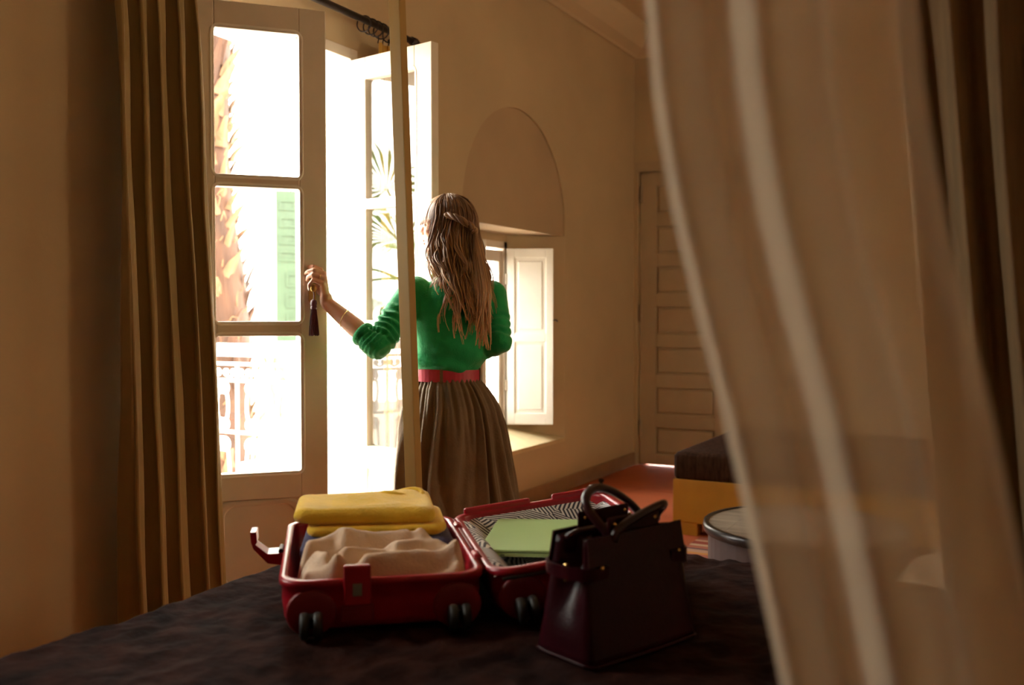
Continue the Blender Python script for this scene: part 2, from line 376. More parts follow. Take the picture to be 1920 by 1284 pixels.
g.loft([[(0, NY1, z), (-T, NY1, z), (-T, WY1, z), (-0.28, WY1, z)] for z in (NZ0, NZ1)])
g.box((-T, WY0, NZ0), (-0.28, WY1, WZ0)); g.box((-T, WY0, WZ1), (-0.28, WY1, NZ1))
# blind arch over the niche: a shallow recess under a round head
YC = (NY0 + NY1) / 2; RA = (NY1 - NY0) / 2; ZS = 1.79; DEP = 0.012; n = 48
yy = [YC - RA * math.cos(math.pi * i / n) for i in range(n + 1)]
zz = [ZS + RA * math.sin(math.pi * i / n) * 1.0 for i in range(n + 1)]
for i in range(n):
    a, b, za, zb = yy[i], yy[i + 1], zz[i], zz[i + 1]
    g.add([(0, a, za), (0, b, zb), (0, b, H), (0, a, H)], [(0, 1, 2, 3)])
    g.add([(0, a, za), (0, b, zb), (-DEP, b, zb), (-DEP, a, za)], [(3, 2, 1, 0)])
wl = struct(g.obj('wall_left', M_WALL), 'tan plaster wall with the french door and the arched window niche', 'wall')
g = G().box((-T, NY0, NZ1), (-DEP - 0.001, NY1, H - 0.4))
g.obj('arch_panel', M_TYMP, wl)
G().loft([[(0.004, y, 0.34), (0.004, y, 0.366), (-0.28, y2, 0.452), (-0.28, y2, 0.34)] for y, y2 in ((NY0, WY0), (NY1, WY1))]).obj('window_sill', mat('sill_plaster', (0.60, 0.48, 0.28), 0.7), wl)

# back wall with its own doorway
BX0, BX1, BZ = 0.03, 0.787, 2.36
g = G(); g.box((-T, Y_B, -0.1), (BX0, Y_B + 0.2, H)); g.box((BX1, Y_B, -0.1), (X_R + 0.2, Y_B + 0.2, H)); g.box((BX0, Y_B, BZ), (BX1, Y_B + 0.2, H))
struct(g.obj('wall_back', M_WALL), 'tan plaster end wall with the panelled door', 'wall')
g = G(); RW = (4.0, 5.0, 1.25, 2.25)      # unseen window added opposite the french door as fill light
g.box((X_R, Y_F - 0.2, -0.1), (X_R + 0.2, RW[0], H)); g.box((X_R, RW[1], -0.1), (X_R + 0.2, Y_B + 0.2, H)); g.box((X_R, RW[0], -0.1), (X_R + 0.2, RW[1], RW[2])); g.box((X_R, RW[0], RW[3]), (X_R + 0.2, RW[1], H))
struct(g.obj('wall_right', M_WALL), 'tan plaster wall opposite the window wall', 'wall')
struct(G().box((-T, Y_F - 0.2, -0.1), (X_R + 0.2, Y_F, H)).obj('wall_front', M_WALL), 'tan plaster wall behind the camera', 'wall')
struct(G().box((-T, Y_F - 0.2, H), (X_R + 0.2, Y_B + 0.2, H + 0.2)).obj('ceiling', M_CEIL), 'plain beige painted ceiling', 'ceiling')
prof = [(0.0, 3.22), (0.02, 3.22), (0.035, 3.235), (0.10, 3.27), (0.17, 3.345), (0.185, 3.36), (0.20, 3.385), (0.20, H), (0.0, H)]
g = G().loft([[(x, y - (x if y > 5 else 0), z) for x, z in prof] for y in (Y_F, Y_B)])
struct(g.obj('trim_1', M_CEIL), 'pale coved cornice along the top of the window wall', 'cornice')
g = G().loft([[(y + (x if y < 1 else 0), Y_B - x, z) for x, z in prof] for y in (0, X_R)])
struct(g.obj('trim_2', M_CEIL), 'pale coved cornice along the top of the end wall', 'cornice')
g = G()
g.box((0, Y_F, 0), (0.018, DY0, 0.10)); g.box((0, DY1, 0), (0.018, Y_B, 0.10))
struct(g.obj('baseboard_left', M_BASE, bevel=0.004), 'low brown plaster baseboard along the window wall', 'baseboard')
struct(G().box((BX1 + 0.04, Y_B - 0.018, 0), (X_R, Y_B, 0.10)).obj('baseboard_back', M_BASE, bevel=0.004), 'low brown plaster baseboard along the end wall', 'baseboard')

# white reveals of the openings
g = G()
g.box((-T - 0.002, DY0, 0), (-0.12, DY0 + 0.012, DZ)); g.box((-T - 0.002, DY1 - 0.012, 0), (-0.12, DY1, DZ)); g.box((-T - 0.002, DY0, DZ - 0.012), (-0.12, DY1, DZ))
g.box((-T - 0.01, 1.0, -0.1), (-T - 0.001, DY0, H)); g.box((-T - 0.01, DY1, -0.1), (-T - 0.001, NY0, H))
g.obj('outer_render', M_WHITE, wl)
# french door frame
g = G(); g.box((-0.12, DY0, 0), (0.006, DY0 + 0.05, DZ)); g.box((-0.12, DY1 - 0.05, 0), (0.006, DY1, DZ)); g.box((-0.12, DY0 + 0.05, DZ - 0.05), (0.006, DY1 - 0.05, DZ))
struct(g.obj('trim_3', M_PAINT, bevel=0.003), 'cream painted frame around the french door opening', 'door frame')

def ring_path(x0, x1, z0, z1, r, y, n=6):
    return [(p[0] + (x0 + x1) / 2, y, p[1] + (z0 + z1) / 2) for p in rrect(x1 - x0, z1 - z0, r, n)]
def make_leaf(name, label, loc, rotz):
    t, wd, top = 0.045, 0.512, 2.362; st = 0.102; h = t / 2
    d = thing(name, label, 'door', loc, rotz, 'structure')
    for x in (0.0, wd - st): G().box((x, -h, 0.012), (x + st, h, top)).obj('stile', M_PAINT, d, bevel=0.004)
    for z0, z1 in ((2.262, top), (1.678, 1.724), (1.119, 1.175), (0.50, 0.602), (0.012, 0.15)):
        G().box((st, -h, z0), (wd - st, h, z1)).obj('rail', M_PAINT, d, bevel=0.003)
    for z0, z1 in ((1.724, 2.262), (1.175, 1.678), (0.602, 1.119)):
        G().box((st - 0.004, -0.002, z0 - 0.004), (wd - st + 0.004, 0.002, z1 + 0.004)).obj('pane', M_GLASS, d)
        for y in (-h - 0.001, h + 0.001):
            pts = ring_path(st - 0.012, wd - st + 0.012, z0 - 0.012, z1 + 0.012, 0.035, y)
            G().loft([[(p[0], p[1] + 0, p[2]) for p in ring_path(st - 0.012 - e, wd - st + 0.012 + e, z0 - 0.012 - e, z1 + 0.012 + e, 0.035, y + f)] for e, f in ((-0.004, 0), (0, 0.003 * (1 if y > 0 else -1)), (0.004, 0))], False).obj('glazing_bead', M_PAINTW if y < 0 else M_PAINT, d, smooth=True)
    G().box((st - 0.004, -0.010, 0.146), (wd - st + 0.004, 0.010, 0.504)).obj('panel', M_PAINT, d)
    for y in (-h, h):
        sgn = 1 if y > 0 else -1
        G().loft([ring_path(st + 0.012 - e, wd - st - 0.012 + e, 0.165 - e, 0.487 + e, 0.045, sgn * (0.010 + f)) for e, f in ((-0.012, 0), (-0.006, 0.008), (0.0, 0.004), (0.006, 0.010), (0.012, 0))], False).obj('panel_moulding', M_PAINT, d, smooth=True)
    return d
leaf_l = make_leaf('door_1', 'cream glazed french door leaf half open beside the olive curtain', (0.022, 2.567, 0), ang(70.4))
leaf_r = make_leaf('door_2', 'white sunlit french door leaf standing open behind the woman', (0.022, 3.572, 0), ang(128.5))
lk = thing('door_key', 'small brass key plate and knob on the half open french door', 'key', (0, 0, 0))
Ml = Matrix.Translation(leaf_l.location) @ Matrix.Rotation(ang(70.4), 4, 'Z')
lk.matrix_world = Ml @ Matrix.Translation((0.455, -0.0225, 1.30))
G().box((-0.014, -0.004, -0.05), (0.014, 0.001, 0.05)).obj('key_plate', M_BRASS, lk, bevel=0.002)
G().tube([(0, -0.002, 0), (0, -0.035, 0)], 0.005, 10).obj('key_shank', M_BRASS, lk)
G().sphere((0, -0.042, 0), 0.013, 0.009, 0.013).obj('key_bow', M_BRASS, lk, smooth=True)

# small window in the niche with its shutters
w1 = thing('window_1', 'small casement window deep in the arched niche', 'window', (-0.305, 0, 0), 0, 'structure')
g = G(); fw = 0.045
g.box((-0.03, WY0, WZ0), (0.03, WY0 + fw, WZ1)); g.box((-0.03, WY1 - fw, WZ0), (0.03, WY1, WZ1)); g.box((-0.03, WY0, WZ0), (0.03, WY1, WZ0 + fw)); g.box((-0.03, WY0, WZ1 - fw), (0.03, WY1, WZ1))
g.obj('window_frame', M_PAINT, w1, bevel=0.003)
for a, b in ((WY0 + fw + 0.004, YC + 0.025 - 0.001), (YC + 0.029, WY1 - fw - 0.004)):
    z0, z1 = WZ0 + fw + 0.006, WZ1 - fw - 0.012; c = 0.042
    s = G(); s.box((-0.02, a, z0), (0.016, a + c, z1)); s.box((-0.02, b - c, z0), (0.016, b, z1)); s.box((-0.02, a + c, z0), (0.016, b - c, z0 + c)); s.box((-0.02, a + c, z1 - c * 1.8), (0.016, b - c, z1))
    so_ = s.obj('casement', M_PAINT, w1, bevel=0.003)
    G().box((-0.003, a + c, z0 + c), (0.003, b - c, z1 - c * 1.8)).obj('pane', M_GLASS, so_)
for nm, lab, X0, (a, b, c, d) in (('fill_window_near', 'unseen window added as fill light, left of the olive curtain', -0.2, (VY0, VY1, VZ0, VZ1)), ('fill_window_far', 'unseen square window added opposite as fill light, behind the ochre gauze', X_R + 0.1, RW)):
    w2 = thing(nm, lab, 'window', (X0, 0, 0), 0, 'structure'); g = G()
    g.box((-0.03, a, c), (0.03, a + 0.05, d)); g.box((-0.03, b - 0.05, c), (0.03, b, d)); g.box((-0.03, a + 0.05, c), (0.03, b - 0.05, c + 0.05)); g.box((-0.03, a + 0.05, d - 0.05), (0.03, b - 0.05, d)); g.box((-0.02, (a + b) / 2 - 0.02, c + 0.05), (0.02, (a + b) / 2 + 0.02, d - 0.05))
    g.obj('window_frame', M_PAINTW, w2)
    for y0, y1 in ((a + 0.05, (a + b) / 2 - 0.02), ((a + b) / 2 + 0.02, b - 0.05)): G().box((-0.003, y0, c + 0.05), (0.003, y1, d - 0.05)).obj('pane', M_GLASS, w2)
def shutter(hy, head, flip):
    wd, t = 0.305, 0.028
    s = G(); f = 0.05; z0, z1 = 0.475, 1.635; zm = 1.05
    sg = 1
    s.box((0, -t / 2, z0), (f, t / 2, z1)); s.box((wd - f, -t / 2, z0), (wd, t / 2, z1))
    for a, b in ((z0, z0 + 0.075), (zm - 0.03, zm + 0.03), (z1 - 0.06, z1)): s.box((f, -t / 2, a), (wd - f, t / 2, b))
    M = Matrix.Translation((0.045, hy, 0)) @ Matrix.Rotation(head, 4, 'Z')
    s.v = [tuple(M @ Vector(p)) for p in s.v]
    o = s.obj('shutter', M_PAINTW, w1, bevel=0.003)
    for a, b in ((z0 + 0.075, zm - 0.03), (zm + 0.03, z1 - 0.06)):
        q = G().box((f - 0.003, -0.006, a - 0.003), (wd - f + 0.003, 0.006, b + 0.003)); q.v = [tuple(M @ Vector(p)) for p in q.v]
        q.obj('shutter_panel', M_PAINTW, o)
        q = G().box((f + 0.022, -0.011, a + 0.022), (wd - f - 0.022, 0.011, b - 0.022)); q.v = [tuple(M @ Vector(p)) for p in q.v]
        q.obj('raised_field', M_PAINTW, o, bevel=0.006)
    for z in (0.7, 1.4):
        q = G().tube([(-0.006, -0.012, z), (-0.006, -0.012, z + 0.07)], 0.007, 8); q.v = [tuple(M @ Vector(p)) for p in q.v]; q.obj('shutter_hinge', M_HINGE, o)
    q = G().tube([(wd, -0.004, 1.165), (wd + 0.02, -0.008, 1.165), (wd + 0.028, -0.012, 1.155)], 0.005, 8); q.v = [tuple(M @ Vector(p)) for p in q.v]; q.obj('latch_hook', M_DARKMET, o)
shutter(WY1 - 0.03, ang(90.5), 0)
shutter(WY0 + 0.03, ang(150.0), 1)

# panelled door in the end wall
d3 = thing('door_3', 'tall taupe door with seven stacked panels in the end wall', 'door', (0.05, Y_B + 0.03, 0), 0, 'structure')
wd = 0.728; dz0, dz1 = 0.007, 2.325
G().box((-0.005, 0.024, dz0), (wd, 0.038, dz1)).obj('door_board', M_DOORB, d3)
for a, b in ((0, 0.125), (wd - 0.125, wd)): G().box((a, 0, dz0), (b, 0.04, dz1)).obj('stile', M_DOORB, d3, bevel=0.003)
ptop = [2.215 - 0.318 * k for k in range(7)]
edges = [dz1] + [x for p in ptop for x in (p, p - 0.215)] + [dz0]
for k in range(0, len(edges), 2): G().box((0.125, 0, edges[k + 1]), (wd - 0.125, 0.04, edges[k])).obj('rail', M_DOORB, d3, bevel=0.003)
for p in ptop: G().box((0.142, 0.009, p - 0.198), (wd - 0.142, 0.03, p - 0.017)).obj('panel', M_DOORB, d3, bevel=0.006)
for z in (2.09, 1.15, 0.23):
    G().tube([(0.002, -0.008, z), (0.002, -0.008, z + 0.13)], 0.011, 10).obj('hinge', M_HINGE, d3)
g = G(); g.box((BX0, 0.045, 2.29), (BX1, 0.10, BZ), Matrix.Translation((-0.05, 0, 0))); g.box((BX0, 0.045, 0), (BX0 + 0.05, 0.10, BZ), Matrix.Translation((-0.05, 0, 0)))
g.box((BX0 - 0.02, -0.036, BZ - 0.03), (BX1 + 0.03, -0.025, BZ + 0.045), Matrix.Translation((-0.05, 0, 0)))
g.obj('door_head', M_DOORB, d3)

# ------------------------------------------------------------------ outside
bal = struct(G().box((-1.5, 2.15, -0.16), (-T, 3.95, -0.01)).obj('balcony_floor', M_WHITE), 'white balcony slab outside the french door', 'balcony')
def spiral(turns=1.6, r0=0.5, n=30):
    pts = []
    for i in range(n + 1):
        t = i / n; a = t * turns * 2 * math.pi; r = r0 * (1 - 0.82 * t)
        pts.append(Vector((r * math.cos(a), 0, r * math.sin(a))))
    return pts
def cscroll(h, wdt, r):
    """two spirals joined by a bowed stem, in the xz plane, height h"""
    up = [p * (wdt / 0.5 * 0.46) for p in spiral()]
    top = [Vector((p.x, 0, h / 2 - wdt * 0.46 + p.z)) for p in up][::-1]
    bot = [Vector((p.x, 0, -h / 2 + wdt * 0.46 - p.z)) for p in up]
    g = G().tube(top + crom([top[-1], Vector((wdt * 0.62, 0, 0)), bot[0]], 8)[1:-1] + bot, r, 6)
    me = bpy.data.meshes.new('scroll'); me.from_pydata(g.v, [], g.f); me.update(); me.materials.append(M_RAIL)
    for p in me.polygons: p.use_smooth = True
    return me
ME_BIG = cscroll(0.27, 0.085, 0.009); ME_LOW = cscroll(0.42, 0.10, 0.009); ME_SM = cscroll(0.085, 0.04, 0.007)
def railing(label, loc, rotz, length, panels):
    r = thing('balcony_railing', label, 'railing', loc, rotz, None, 'white scrollwork balcony railings')
    q = G().tube([(-0.02, 0, 1.02), (length + 0.02, 0, 1.02)], 0.036, 12); q.obj('handrail', M_RAIL, r, smooth=True)
    for z in (0.945, 0.855, 0.575, 0.10): G().box((0, -0.006, z - 0.009), (length, 0.006, z + 0.009)).obj('rail', M_RAIL, r)
    for x in (0.0, length): G().box((x - 0.025, -0.025, 0), (x + 0.025, 0.025, 1.0)).obj('post', M_RAIL, r, bevel=0.004)
    pwid = length / panels
    for k in range(panels):
        x0 = k * pwid
        if k: G().box((x0 - 0.007, -0.007, 0.10), (x0 + 0.007, 0.007, 0.945)).obj('bar', M_RAIL, r)
        for me, z in ((ME_BIG, 0.715), (ME_LOW, 0.338)):
            for sx in (-1, 1):
                o = bpy.data.objects.new('scroll', me); COL.objects.link(o); o.parent = r; o.location = (x0 + pwid / 2 + sx * 0.012, 0, z); o.scale = (sx * -1, 1, 1)
        for sx in (-1, 1):
            o = bpy.data.objects.new('scroll', ME_SM); COL.objects.link(o); o.parent = r; o.location = (x0 + pwid / 2 + sx * pwid * 0.25, 0, 0.90); o.rotation_euler = (0, R(90), 0); o.scale = (1.0, 1, 1.0)
railing('white scrollwork railing closing the end of the balcony, in front of the palm trunk', (-1.42, 3.86, -0.01), 0, 0.86, 4)
railing('white scrollwork railing along the front edge of the balcony', (-1.42, 2.2, -0.01), R(90), 1.6, 7)

struct(G().box((-40, -30, -3.7), (-T, 40, -3.5)).obj('ground', M_GROUND), 'pale paved street far below the balcony', 'ground')
# house across the street
bp_ = P(560, 590, 10.6); hs = thing('white_house', 'white sunlit house across the street with green shutters', 'house', (bp_.x, bp_.y, -3.5), ang(90 - 16))
G().box((-1.7, 0, 0), (2.6, 3.0, 6.6)).obj('wall', M_WHITE, hs)
G().box((-1.8, -0.08, 6.6), (2.7, 3.1, 6.75)).obj('parapet', M_WHITE, hs)
lo = local(hs); a0 = lo(P(518, 590, 10.5)); a1 = lo(P(604, 590, 10.5))
zt, zb = P(560, 357, 10.5).z + 3.5, P(560, 640, 10.5).z + 3.5
sh = G().box((a0.x, -0.06, zb), (a1.x, -0.01, zt)).obj('shutter', M_GRN, hs, bevel=0.004); wS = a1.x - a0.x
for k, (u0, u1) in enumerate(((0.08, 0.44), (0.56, 0.92))):
    for r_ in range(4):
        z1_ = zt - 0.10 - r_ * 0.185
        f = G(); x0, x1 = a0.x + wS * u0, a0.x + wS * u1; zz0, zz1 = z1_ - 0.115, z1_; e = 0.022
        f.box((x0, -0.075, zz0), (x0 + e, -0.058, zz1)); f.box((x1 - e, -0.075, zz0), (x1, -0.058, zz1)); f.box((x0 + e, -0.075, zz0), (x1 - e, -0.058, zz0 + e)); f.box((x0 + e, -0.075, zz1 - e), (x1 - e, -0.058, zz1))
        f.obj('shutter_panel', M_GRN, sh)
for r_ in range(3):
    f = G(); x0, x1 = a0.x + wS * 0.22, a0.x + wS * 0.85; zz1 = zt - 0.90 - r_ * 0.225; zz0 = zz1 - 0.15; e = 0.024
    f.box((x0, -0.075, zz0), (x0 + e, -0.058, zz1)); f.box((x1 - e, -0.075, zz0), (x1, -0.058, zz1)); f.box((x0 + e, -0.075, zz0), (x1 - e, -0.058, zz0 + e)); f.box((x0 + e, -0.075, zz1 - e), (x1 - e, -0.058, zz1))
    f.obj('shutter_panel', M_GRN, sh)
fl_ = P(513, 326, 10.2); fd = thing('floodlight', 'small grey floodlight on an arm above the green shutter', 'lamp', fl_, ang(74))
G().loft([[(-0.075, -0.03, -0.035), (-0.075, 0.03, -0.035), (-0.055, 0.03, 0.055), (-0.055, -0.03, 0.055)], [(0.045, -0.06, -0.075), (0.045, 0.06, -0.075), (0.05, 0.06, 0.05), (0.05, -0.06, 0.05)]]).obj('lamp_head', M_LAMP, fd, bevel=0.006)
G().tube(crom([(0.04, 0.0, 0.0), (0.11, 0.02, 0.02), (0.17, 0.06, -0.06), (0.19, 0.13, -0.16)], 5), 0.015, 8).obj('arm', M_LAMP, fd, smooth=True)

# green louvred shutter folded out beside the french door (seen mirrored in the open leaf)
ds = thing('balcony_shutter', 'tall green shutter standing open outside the french door', 'shutter', (-0.38, 2.44, 0), R(190))
for x in (0.0, 0.44): G().box((x, -0.02, 0.02), (x + 0.07, 0.02, 2.40)).obj('stile', M_GRN, ds)
for z in (0.02, 1.15, 2.28): G().box((0.07, -0.02, z), (0.44, 0.02, z + 0.12)).obj('rail', M_GRN, ds)
for k in range(2): G().box((0.065, -0.008, 0.13 + k * 1.13), (0.445, 0.008, 1.16 + k * 1.13)).obj('panel', M_GRN, ds)

# palm whose rough trunk rises past the balcony
tp = P(388, 590, 7.4); pt = thing('palm_trunk', 'rough orange brown palm trunk rising beyond the balcony railing', 'palm', (tp.x, tp.y, -3.5))
g = G(); g.tube([(0.02 * math.sin(k * 0.9), 0.02 * math.cos(k * 1.3), k * 0.5) for k in range(19)], [pw(k * 0.5, [0, 3.6, 4.8, 5.6, 9], [0.36, 0.34, 0.29, 0.20, 0.19]) for k in range(19)], 18)
g.obj('trunk', M_TRUNK, pt, smooth=True)
rnd = random.Random(3)
for b in range(8):
    g = G(); ln = rnd.uniform(0.16, 0.32); rows = []; w0 = rnd.uniform(0.03, 0.065); tw = rnd.uniform(-0.05, 0.05); cu = rnd.uniform(0.03, 0.10)
    for i in range(6):
        t = i / 5; wv = w0 * (1 - 0.8 * t * t) * rnd.uniform(0.8, 1.15); bow = cu * t * t; dx = tw * t * t
        rows.append([(dx - wv, bow + 0.006, ln * t), (dx, bow + 0.024 * (1 - t) + 0.008, ln * t), (dx + wv, bow + 0.006, ln * t), (dx, bow - 0.010, ln * t)])
    g.loft(rows)
    me = bpy.data.meshes.new('leaf_base'); me.from_pydata(g.v, [], g.f); me.update(); me.materials.append(M_BOOT if b % 3 else M_TRUNK)
    for k in range(36):
        lev = (k * 8 + b) / 288 * 5.2 + 2.0
        a = (k * 8 + b) * 2.399 + rnd.uniform(-.3, .3)
        o = bpy.data.objects.new('leaf_base', me); COL.objects.link(o); o.parent = pt
        rt_ = pw(lev, [0, 3.6, 4.8, 5.6, 9], [0.34, 0.32, 0.27, 0.18, 0.17]); o.location = (rt_ * math.cos(a), rt_ * math.sin(a), lev); o.rotation_euler = (R(rnd.uniform(-16, 4)), R(rnd.uniform(-28, 28)), a - math.pi / 2); o.scale = (rnd.uniform(.8, 1.3), rnd.uniform(.7, 1.1), rnd.uniform(.7, 1.2))

g = G()
for k in range(420):                           # loose fibre hanging between the leaf bases
    lev = rnd.uniform(3.0, 7.4); a = rnd.uniform(0, 6.283); r0 = pw(lev, [0, 3.6, 4.8, 5.6, 9], [0.36, 0.34, 0.29, 0.20, 0.19]); d = Vector((math.cos(a), math.sin(a), 0)); s = d.cross(ZZ)
    p0 = d * r0 + ZZ * lev; L = rnd.uniform(0.05, 0.16); sd_ = rnd.uniform(-0.06, 0.06)
    g.tube([p0, p0 + d * rnd.uniform(0.02, 0.05) + s * sd_ * .5 + ZZ * L * .5, p0 + d * rnd.uniform(0.02, 0.10) + s * sd_ + ZZ * L * rnd.uniform(-.4, 1)], [0.006, 0.004, 0.001], 4)
fb = g.obj('fibre', M_BOOT, pt); fb['kind'] = 'stuff'
# fan palm to the left of the balcony, mirrored in the open leaf
fp = FR(3.55, -4.6); fan = thing('fan_palm', 'green fan palm growing left of the balcony, mirrored in the open door', 'palm', (fp.x, fp.y, -3.5))
G().tube([(0, 0, 0), (0.05, 0, 2.5), (0, 0.05, 5.0)], [0.14, 0.12, 0.10], 12).obj('trunk', M_TRUNK, fan, smooth=True)
for k in range(13):
    a = k * 2.399; el = R(-25 + 75 * ((k * 7) % 13) / 12); L = 0.8
    d = Vector((math.cos(a) * math.cos(el), math.sin(a) * math.cos(el), math.sin(el))); base = Vector((0, 0.05, 4.9 + 0.02 * k)); tip = base + d * L
    g = G().tube([base, base + d * L * 0.5 + Vector((0, 0, 0.03)), tip], [0.016, 0.012, 0.010], 5)
    side = d.cross(ZZ).normalized(); up = side.cross(d)
    for j in range(17):
        b_ = R(-115 + 230 * j / 16); dd = d * math.cos(b_) + side * math.sin(b_); ll = 0.62 * (1 - 0.25 * abs(b_) / 2)
        e = dd.cross(up).normalized() * 0.020; mid = tip + dd * ll * 0.55 + up * 0.03; end = tip + dd * ll - Vector((0, 0, 0.10)) 
        g.add([tip, mid + e, end, mid - e, mid + up * 0.008], [(0, 1, 4), (1, 2, 4), (0, 4, 3), (4, 2, 3)])
    g.obj('frond', M_FROND, fan)

# small potted plant beyond the end railing
pp = P(520, 700, 6.0); pl = thing('potted_plant', 'small leafy plant in a white pot behind the end railing', 'plant', (pp.x, pp.y, pp.z - 0.55))
G().loft([[(r_ * math.cos(2 * math.pi * k / 20), r_ * math.sin(2 * math.pi * k / 20), z) for k in range(20)] for r_, z in ((0.07, 0), (0.10, 0.17), (0.11, 0.18), (0.11, 0.20), (0.09, 0.20), (0.085, 0.16))]).obj('pot', M_POT, pl, smooth=True)
for k in range(12):
    a = k * 2.4; L = 0.3 + 0.28 * ((k * 5) % 7) / 6; s = Vector((math.cos(a), math.sin(a), 0)); q = s.cross(ZZ)
    b0 = Vector((0, 0, 0.18)); m1 = b0 + s * 0.05 + ZZ * L * 0.6; e1 = b0 + s * 0.13 + ZZ * L
    g = G().tube([b0, m1], 0.004, 5); g.add([m1, (m1 + e1) / 2 + q * 0.022, e1, (m1 + e1) / 2 - q * 0.022, (m1 + e1) / 2 + s * 0.008], [(0, 1, 4), (1, 2, 4), (0, 4, 3), (4, 2, 3)])
    g.obj('leaf', M_LEAF, pl)
pt2 = G().box((pp.x - 0.18, pp.y - 0.18, -3.5), (pp.x + 0.18, pp.y + 0.18, pp.z - 0.55)).obj('garden_pier', M_WHITE, bevel=0.01)
tag(pt2, 'white pier carrying the potted plant beyond the railing', 'pier')

# unseen ochre gauze added over the window opposite to warm its fill light
def tint_mat():
    m, nt, b = nodes('ochre_fill_gauze'); out = nt.nodes['Material Output']
    tp = N(nt, 'ShaderNodeBsdfTransparent', Color=(0.98, 0.78, 0.54, 1)); b.inputs['Base Color'].default_value = (0.7, 0.45, 0.18, 1); b.inputs['Roughness'].default_value = 0.9
    tc = N(nt, 'ShaderNodeTexCoord'); wv = N(nt, 'ShaderNodeTexNoise', Scale=300.0); nt.links.new(tc.outputs['Object'], wv.inputs['Vector'])
    mr = N(nt, 'ShaderNodeMapRange'); nt.links.new(wv.outputs['Fac'], mr.inputs[0]); mr.inputs[3].default_value = 0.5; mr.inputs[4].default_value = 0.7
    mx = N(nt, 'ShaderNodeMixShader'); nt.links.new(mr.outputs[0], mx.inputs[0]); nt.links.new(b.outputs[0], mx.inputs[1]); nt.links.new(tp.outputs[0], mx.inputs[2]); nt.links.new(mx.outputs[0], out.inputs['Surface'])
    return m
og = G().grid(lambda u, v: (X_R - 0.09 + 0.03 * math.sin(u * 70), 3.3 + u * 2.4, 0.02 + v * 2.75), 160, 6).obj('fill_gauze', tint_mat(), smooth=True)
tag(og, 'unseen ochre gauze added across the fill window opposite to warm its light', 'curtain')

# ================================================================== furniture and cloth
# curtain rod over the french door
RX, RZ = 0.10, 2.535
rod = thing('curtain_rod', 'dark iron curtain rod above the french door', 'curtain rod', (RX, 0, RZ))
G().tube([(0, 1.75, 0), (0, 3.94, 0)], 0.016, 14).obj('pole', M_DARKMET, rod, smooth=True)
for y, s in ((3.93, 1), (1.76, -1)):
    G().tube([(0, y, 0), (0, y + s * 0.035, 0), (0, y + s * 0.06, 0)], [0.021, 0.021, 0.013], 14).obj('finial', M_DARKMET, rod, smooth=True)
for y in (1.80, 3.88): G().tube([(-RX, y, 0), (0, y, 0)], 0.008, 8).obj('bracket', M_DARKMET, rod)
def crings(ys, parent_label, grp, rnd):
    for k, y in enumerate(ys):
        a = rnd.uniform(-0.5, 0.5)
        pts = [(0.036 * math.cos(t) * math.cos(a), 0.036 * math.cos(t) * math.sin(a), -0.018 + 0.036 * math.sin(t)) for t in [2 * math.pi * i / 20 for i in range(20)]]
        g = G(); n = len(pts); rings = []
        for i in range(n + 1):
            c = Vector((0, 0, -0.018)); p = Vector(pts[i % n]); o_ = (p - c).normalized(); q = Vector((-math.sin(a), math.cos(a), 0))
            rings.append([p + (o_ * math.cos(b) + q * math.sin(b)) * 0.0035 for b in [2 * math.pi * j / 6 for j in range(6)]])
        g.loft(rings, False)
        o = g.obj('curtain_ring', M_DARKMET, None, smooth=True); o.location = (RX, y, RZ)
        tag(o, parent_label, 'curtain ring', None, grp)
rr = random.Random(5)
for y, lab in ((3.55, 'dark curtain ring hanging farthest left over the ochre curtain'), (3.60, 'second dark curtain ring from the left over the ochre curtain'), (3.64, 'third dark curtain ring from the left over the ochre curtain'), (3.68, 'dark curtain ring just left of the bed post, over the ochre curtain'), (3.75, 'dark curtain ring hidden behind the bed post, nearest the rod end')):
    crings([y], lab, 'rings over the ochre curtain', rr)

def hang(y0, y1t, y1b, x0, folds, amp, zt, zb, seed):
    def f(u, v):
        z = lerp(zt, zb, v)
        y1 = lerp(y1t, y1b, v ** 0.8)
        e = folds * u + 0.30 * fn(u * 3, v * 1.3, seed) * sstep(0, 0.3, v) + 0.10 * fn(u * 9, v * 3, seed + 5) * sstep(0.02, 0.25, v)
        s = math.sin(2 * math.pi * e)
        s = s + 0.25 * math.sin(4 * math.pi * e + 0.8)
        a = amp * (0.45 + 0.55 * sstep(0, 0.15, v)) * (0.75 + 0.5 * fn(u * 4.1, v * 0.9, seed + 9))
        y = lerp(y0, y1, u + 0.035 * math.sin(4 * math.pi * e + 1.0) * (1 if 0.03 < u < 0.97 else 0))
        x = x0 + 0.05 * v + a * s + 0.008 * fn(u * 12, v * 7, seed + 2)
        return (x, y, z)
    return f
cl = G().grid(hang(2.17, 2.515, 2.60, 0.11, 4.3, 0.050, 2.50, 0.015, 11.3), 220, 90).obj('curtain', M_VELV, smooth=True, solid=0.004)
tag(cl, 'long olive brown velvet curtain gathered left of the french door', 'curtain')
cr_ = thing('curtain', 'ochre curtain bunched behind the open white door leaf', 'curtain', (0, 0, 0))
G().grid(hang(3.66, 3.86, 3.87, 0.10, 3.5, 0.035, 2.46, 0.03, 4.2), 90, 30).obj('cloth', M_OCHRE, cr_, smooth=True, solid=0.003)
for y in (3.655, 3.69, 3.735, 3.80): G().tube([(0.10, y, 2.455), (0.105, y, 2.478), (0.10, y, 2.486)], 0.003, 6).obj('hook', M_DARKMET, cr_)

